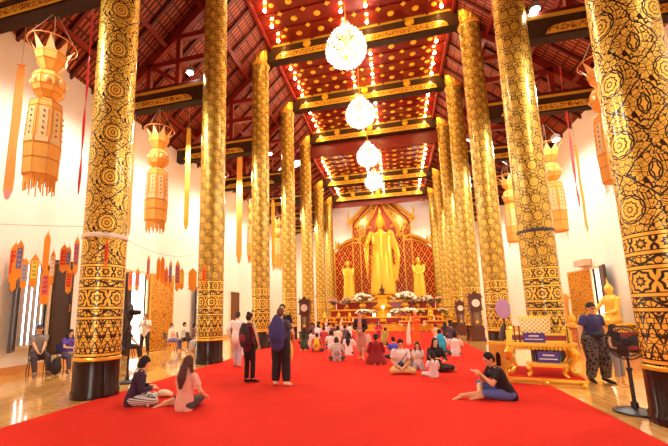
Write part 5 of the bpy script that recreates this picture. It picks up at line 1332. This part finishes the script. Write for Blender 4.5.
# monks and the walking visitor
person('monk wrapped in a maroon robe seated with back to the camera on the carpet',gpt(377,364,CR),R(10),'kneel',1.66,dict(P=(0,0,.2),lean=8),'short',(.04,.015,.012),SKD,('robe',(.30,.012,.015)),('capri',(.28,.012,.015)),1.05)
p=person('monk in orange robe standing before the altar with joined hands',gpt(417,344,CR),PI+R(15),'stand',1.62,dict(hl=(-.02,.24,1.2),hr=(.02,.24,1.2),hs=1.1),'bald',(.3,.18,.1),SKL,('robe',(.85,.16,.02)),('none',(0,0,0)),.95,vox=.016)
tag(remesh(MB().tube([(0,0,.1),(.0,0,.5),(.06,0,.95)],[.11,.08,.04],10,.5,cap='round'),'white_cloth',cmat((.92,.80,.62)),.016,None),'white cloth hanging at the side of the orange robed monk','cloth').location=gpt(409,345,CR)
p=person('person in dark jacket and long dusty pink skirt walking toward the camera',gpt(362,359,CR),PI+R(-5),'walk',1.68,dict(fl=(-.07,.14,.08),fr=(.07,-.1,.08),hl=(-.08,.26,1.02),hr=(.08,.26,1.04)),'bun',(.06,.02,.015),SKL,('jacket',(.05,.02,.022)),('skirt',(.62,.26,.20)),.98,True,vox=.014,faced=True)
o,J,k=p; scaled(MB().tube([J['N']+J['fy']*.08,J['P']+J['s']*.3+J['fy']*.16,J['P']+J['fy']*.15],[.05,.075,.085],10,.4,side=J['rx'],cap='round'),k).build('pink_blouse',cmat((.68,.30,.24)),o,True)
tag(remesh(MB().prism([(-.15,0),(.17,0),(.12,.33),(-.10,.33)],(0,.03,.42),(1,0,0),(0,0,1),.06).tube([(-.08,0,.73),(-.02,0,.98),(.08,0,.73)],.013,5),'tote_bag',cmat((.94,.84,.70)),.013,None),'white tote bag hanging beside the walking visitor','bag').location=gpt(367.5,358,CR)
FLOODS=[(x,y,9.0) for x in (-8.1,5.95) for y in (3.9,8.4,13.1,17.6,22.2,27,31.5)]
LCH=470; LFL=620; EXPO=.3
# ================================================================== light, world, camera
w=bpy.data.worlds.new('world'); scene.world=w; w.use_nodes=True
bg=w.node_tree.nodes['Background']; bg.inputs[0].default_value=(1,.93,.82,1); bg.inputs[1].default_value=5.0
def light(name,kind,loc,energy,col,rad=.3,rot=None,**kw):
    d=bpy.data.lights.new(name,kind); d.energy=energy; d.color=col
    if kind=='AREA': d.shape='RECTANGLE'; d.size=kw['sx']; d.size_y=kw['sy']
    else: d.shadow_soft_size=rad
    if kind=='SPOT': d.spot_size=kw.get('angle',R(120)); d.spot_blend=.6
    o=bpy.data.objects.new(name,d); COL.objects.link(o); o.location=loc
    if rot is not None: o.rotation_euler=rot
    return o
WARM=(1,.86,.66)
for i,(x,y,z) in enumerate(CHAND):
    light('chandelier_light','POINT',(x,y,z-.1),LCH,WARM,.55)
for x,y,z in FLOODS:
    light('flood_light','SPOT',(x,y,z),LFL,(1,.95,.86),.25,(0,R(12 if x<0 else -12)*-1,0),angle=R(176))
for x in (-3.2,1.1):
    light('added_altar_fill','SPOT',(x,30.2,11.2),260,(1,.92,.78),.2,(R(62),0,0),angle=R(120))  # added fill without a fixture, brightens the altar and rear wall
for x in (-4.4,2.3):
    light('added_rear_wall_fill','POINT',(x,35.9,6.5),420,(1,.9,.72),.3)  # unseen light added behind the backdrop to lift the rear wall
cam=bpy.data.cameras.new('camera'); co=bpy.data.objects.new('camera',cam); COL.objects.link(co)
scene.camera=co
cam.sensor_width=36; cam.lens=FOC*36/668; cam.shift_x=(334-CX)/668; cam.shift_y=(CY-223)/668
cam.clip_end=300
rotm=Matrix((RT,UP,-FW)).transposed()
co.matrix_world=Matrix.Translation(EYE)@rotm.to_4x4()
# bring the whole place to real size (people 1.5-1.75 m tall)
SC=1.1
bpy.context.view_layer.update()
for o in list(bpy.data.objects):
    if o.parent is None:
        if o.type=='CAMERA': o.location=o.location*SC
        elif o.type=='LIGHT': o.location=o.location*SC; o.data.energy*=1.0
        else: o.location=o.location*SC; o.scale=o.scale*SC
for l in bpy.data.lights: l.energy*=SC*SC
vs=scene.view_settings; vs.view_transform='Standard'; vs.look='None'; vs.gamma=1; vs.use_curve_mapping=False; vs.exposure=EXPO
scene.cycles.max_bounces=7; scene.cycles.diffuse_bounces=4; scene.cycles.glossy_bounces=3; scene.cycles.transparent_max_bounces=6
scene.cycles.sample_clamp_indirect=6; scene.cycles.caustics_reflective=False; scene.cycles.caustics_refractive=False
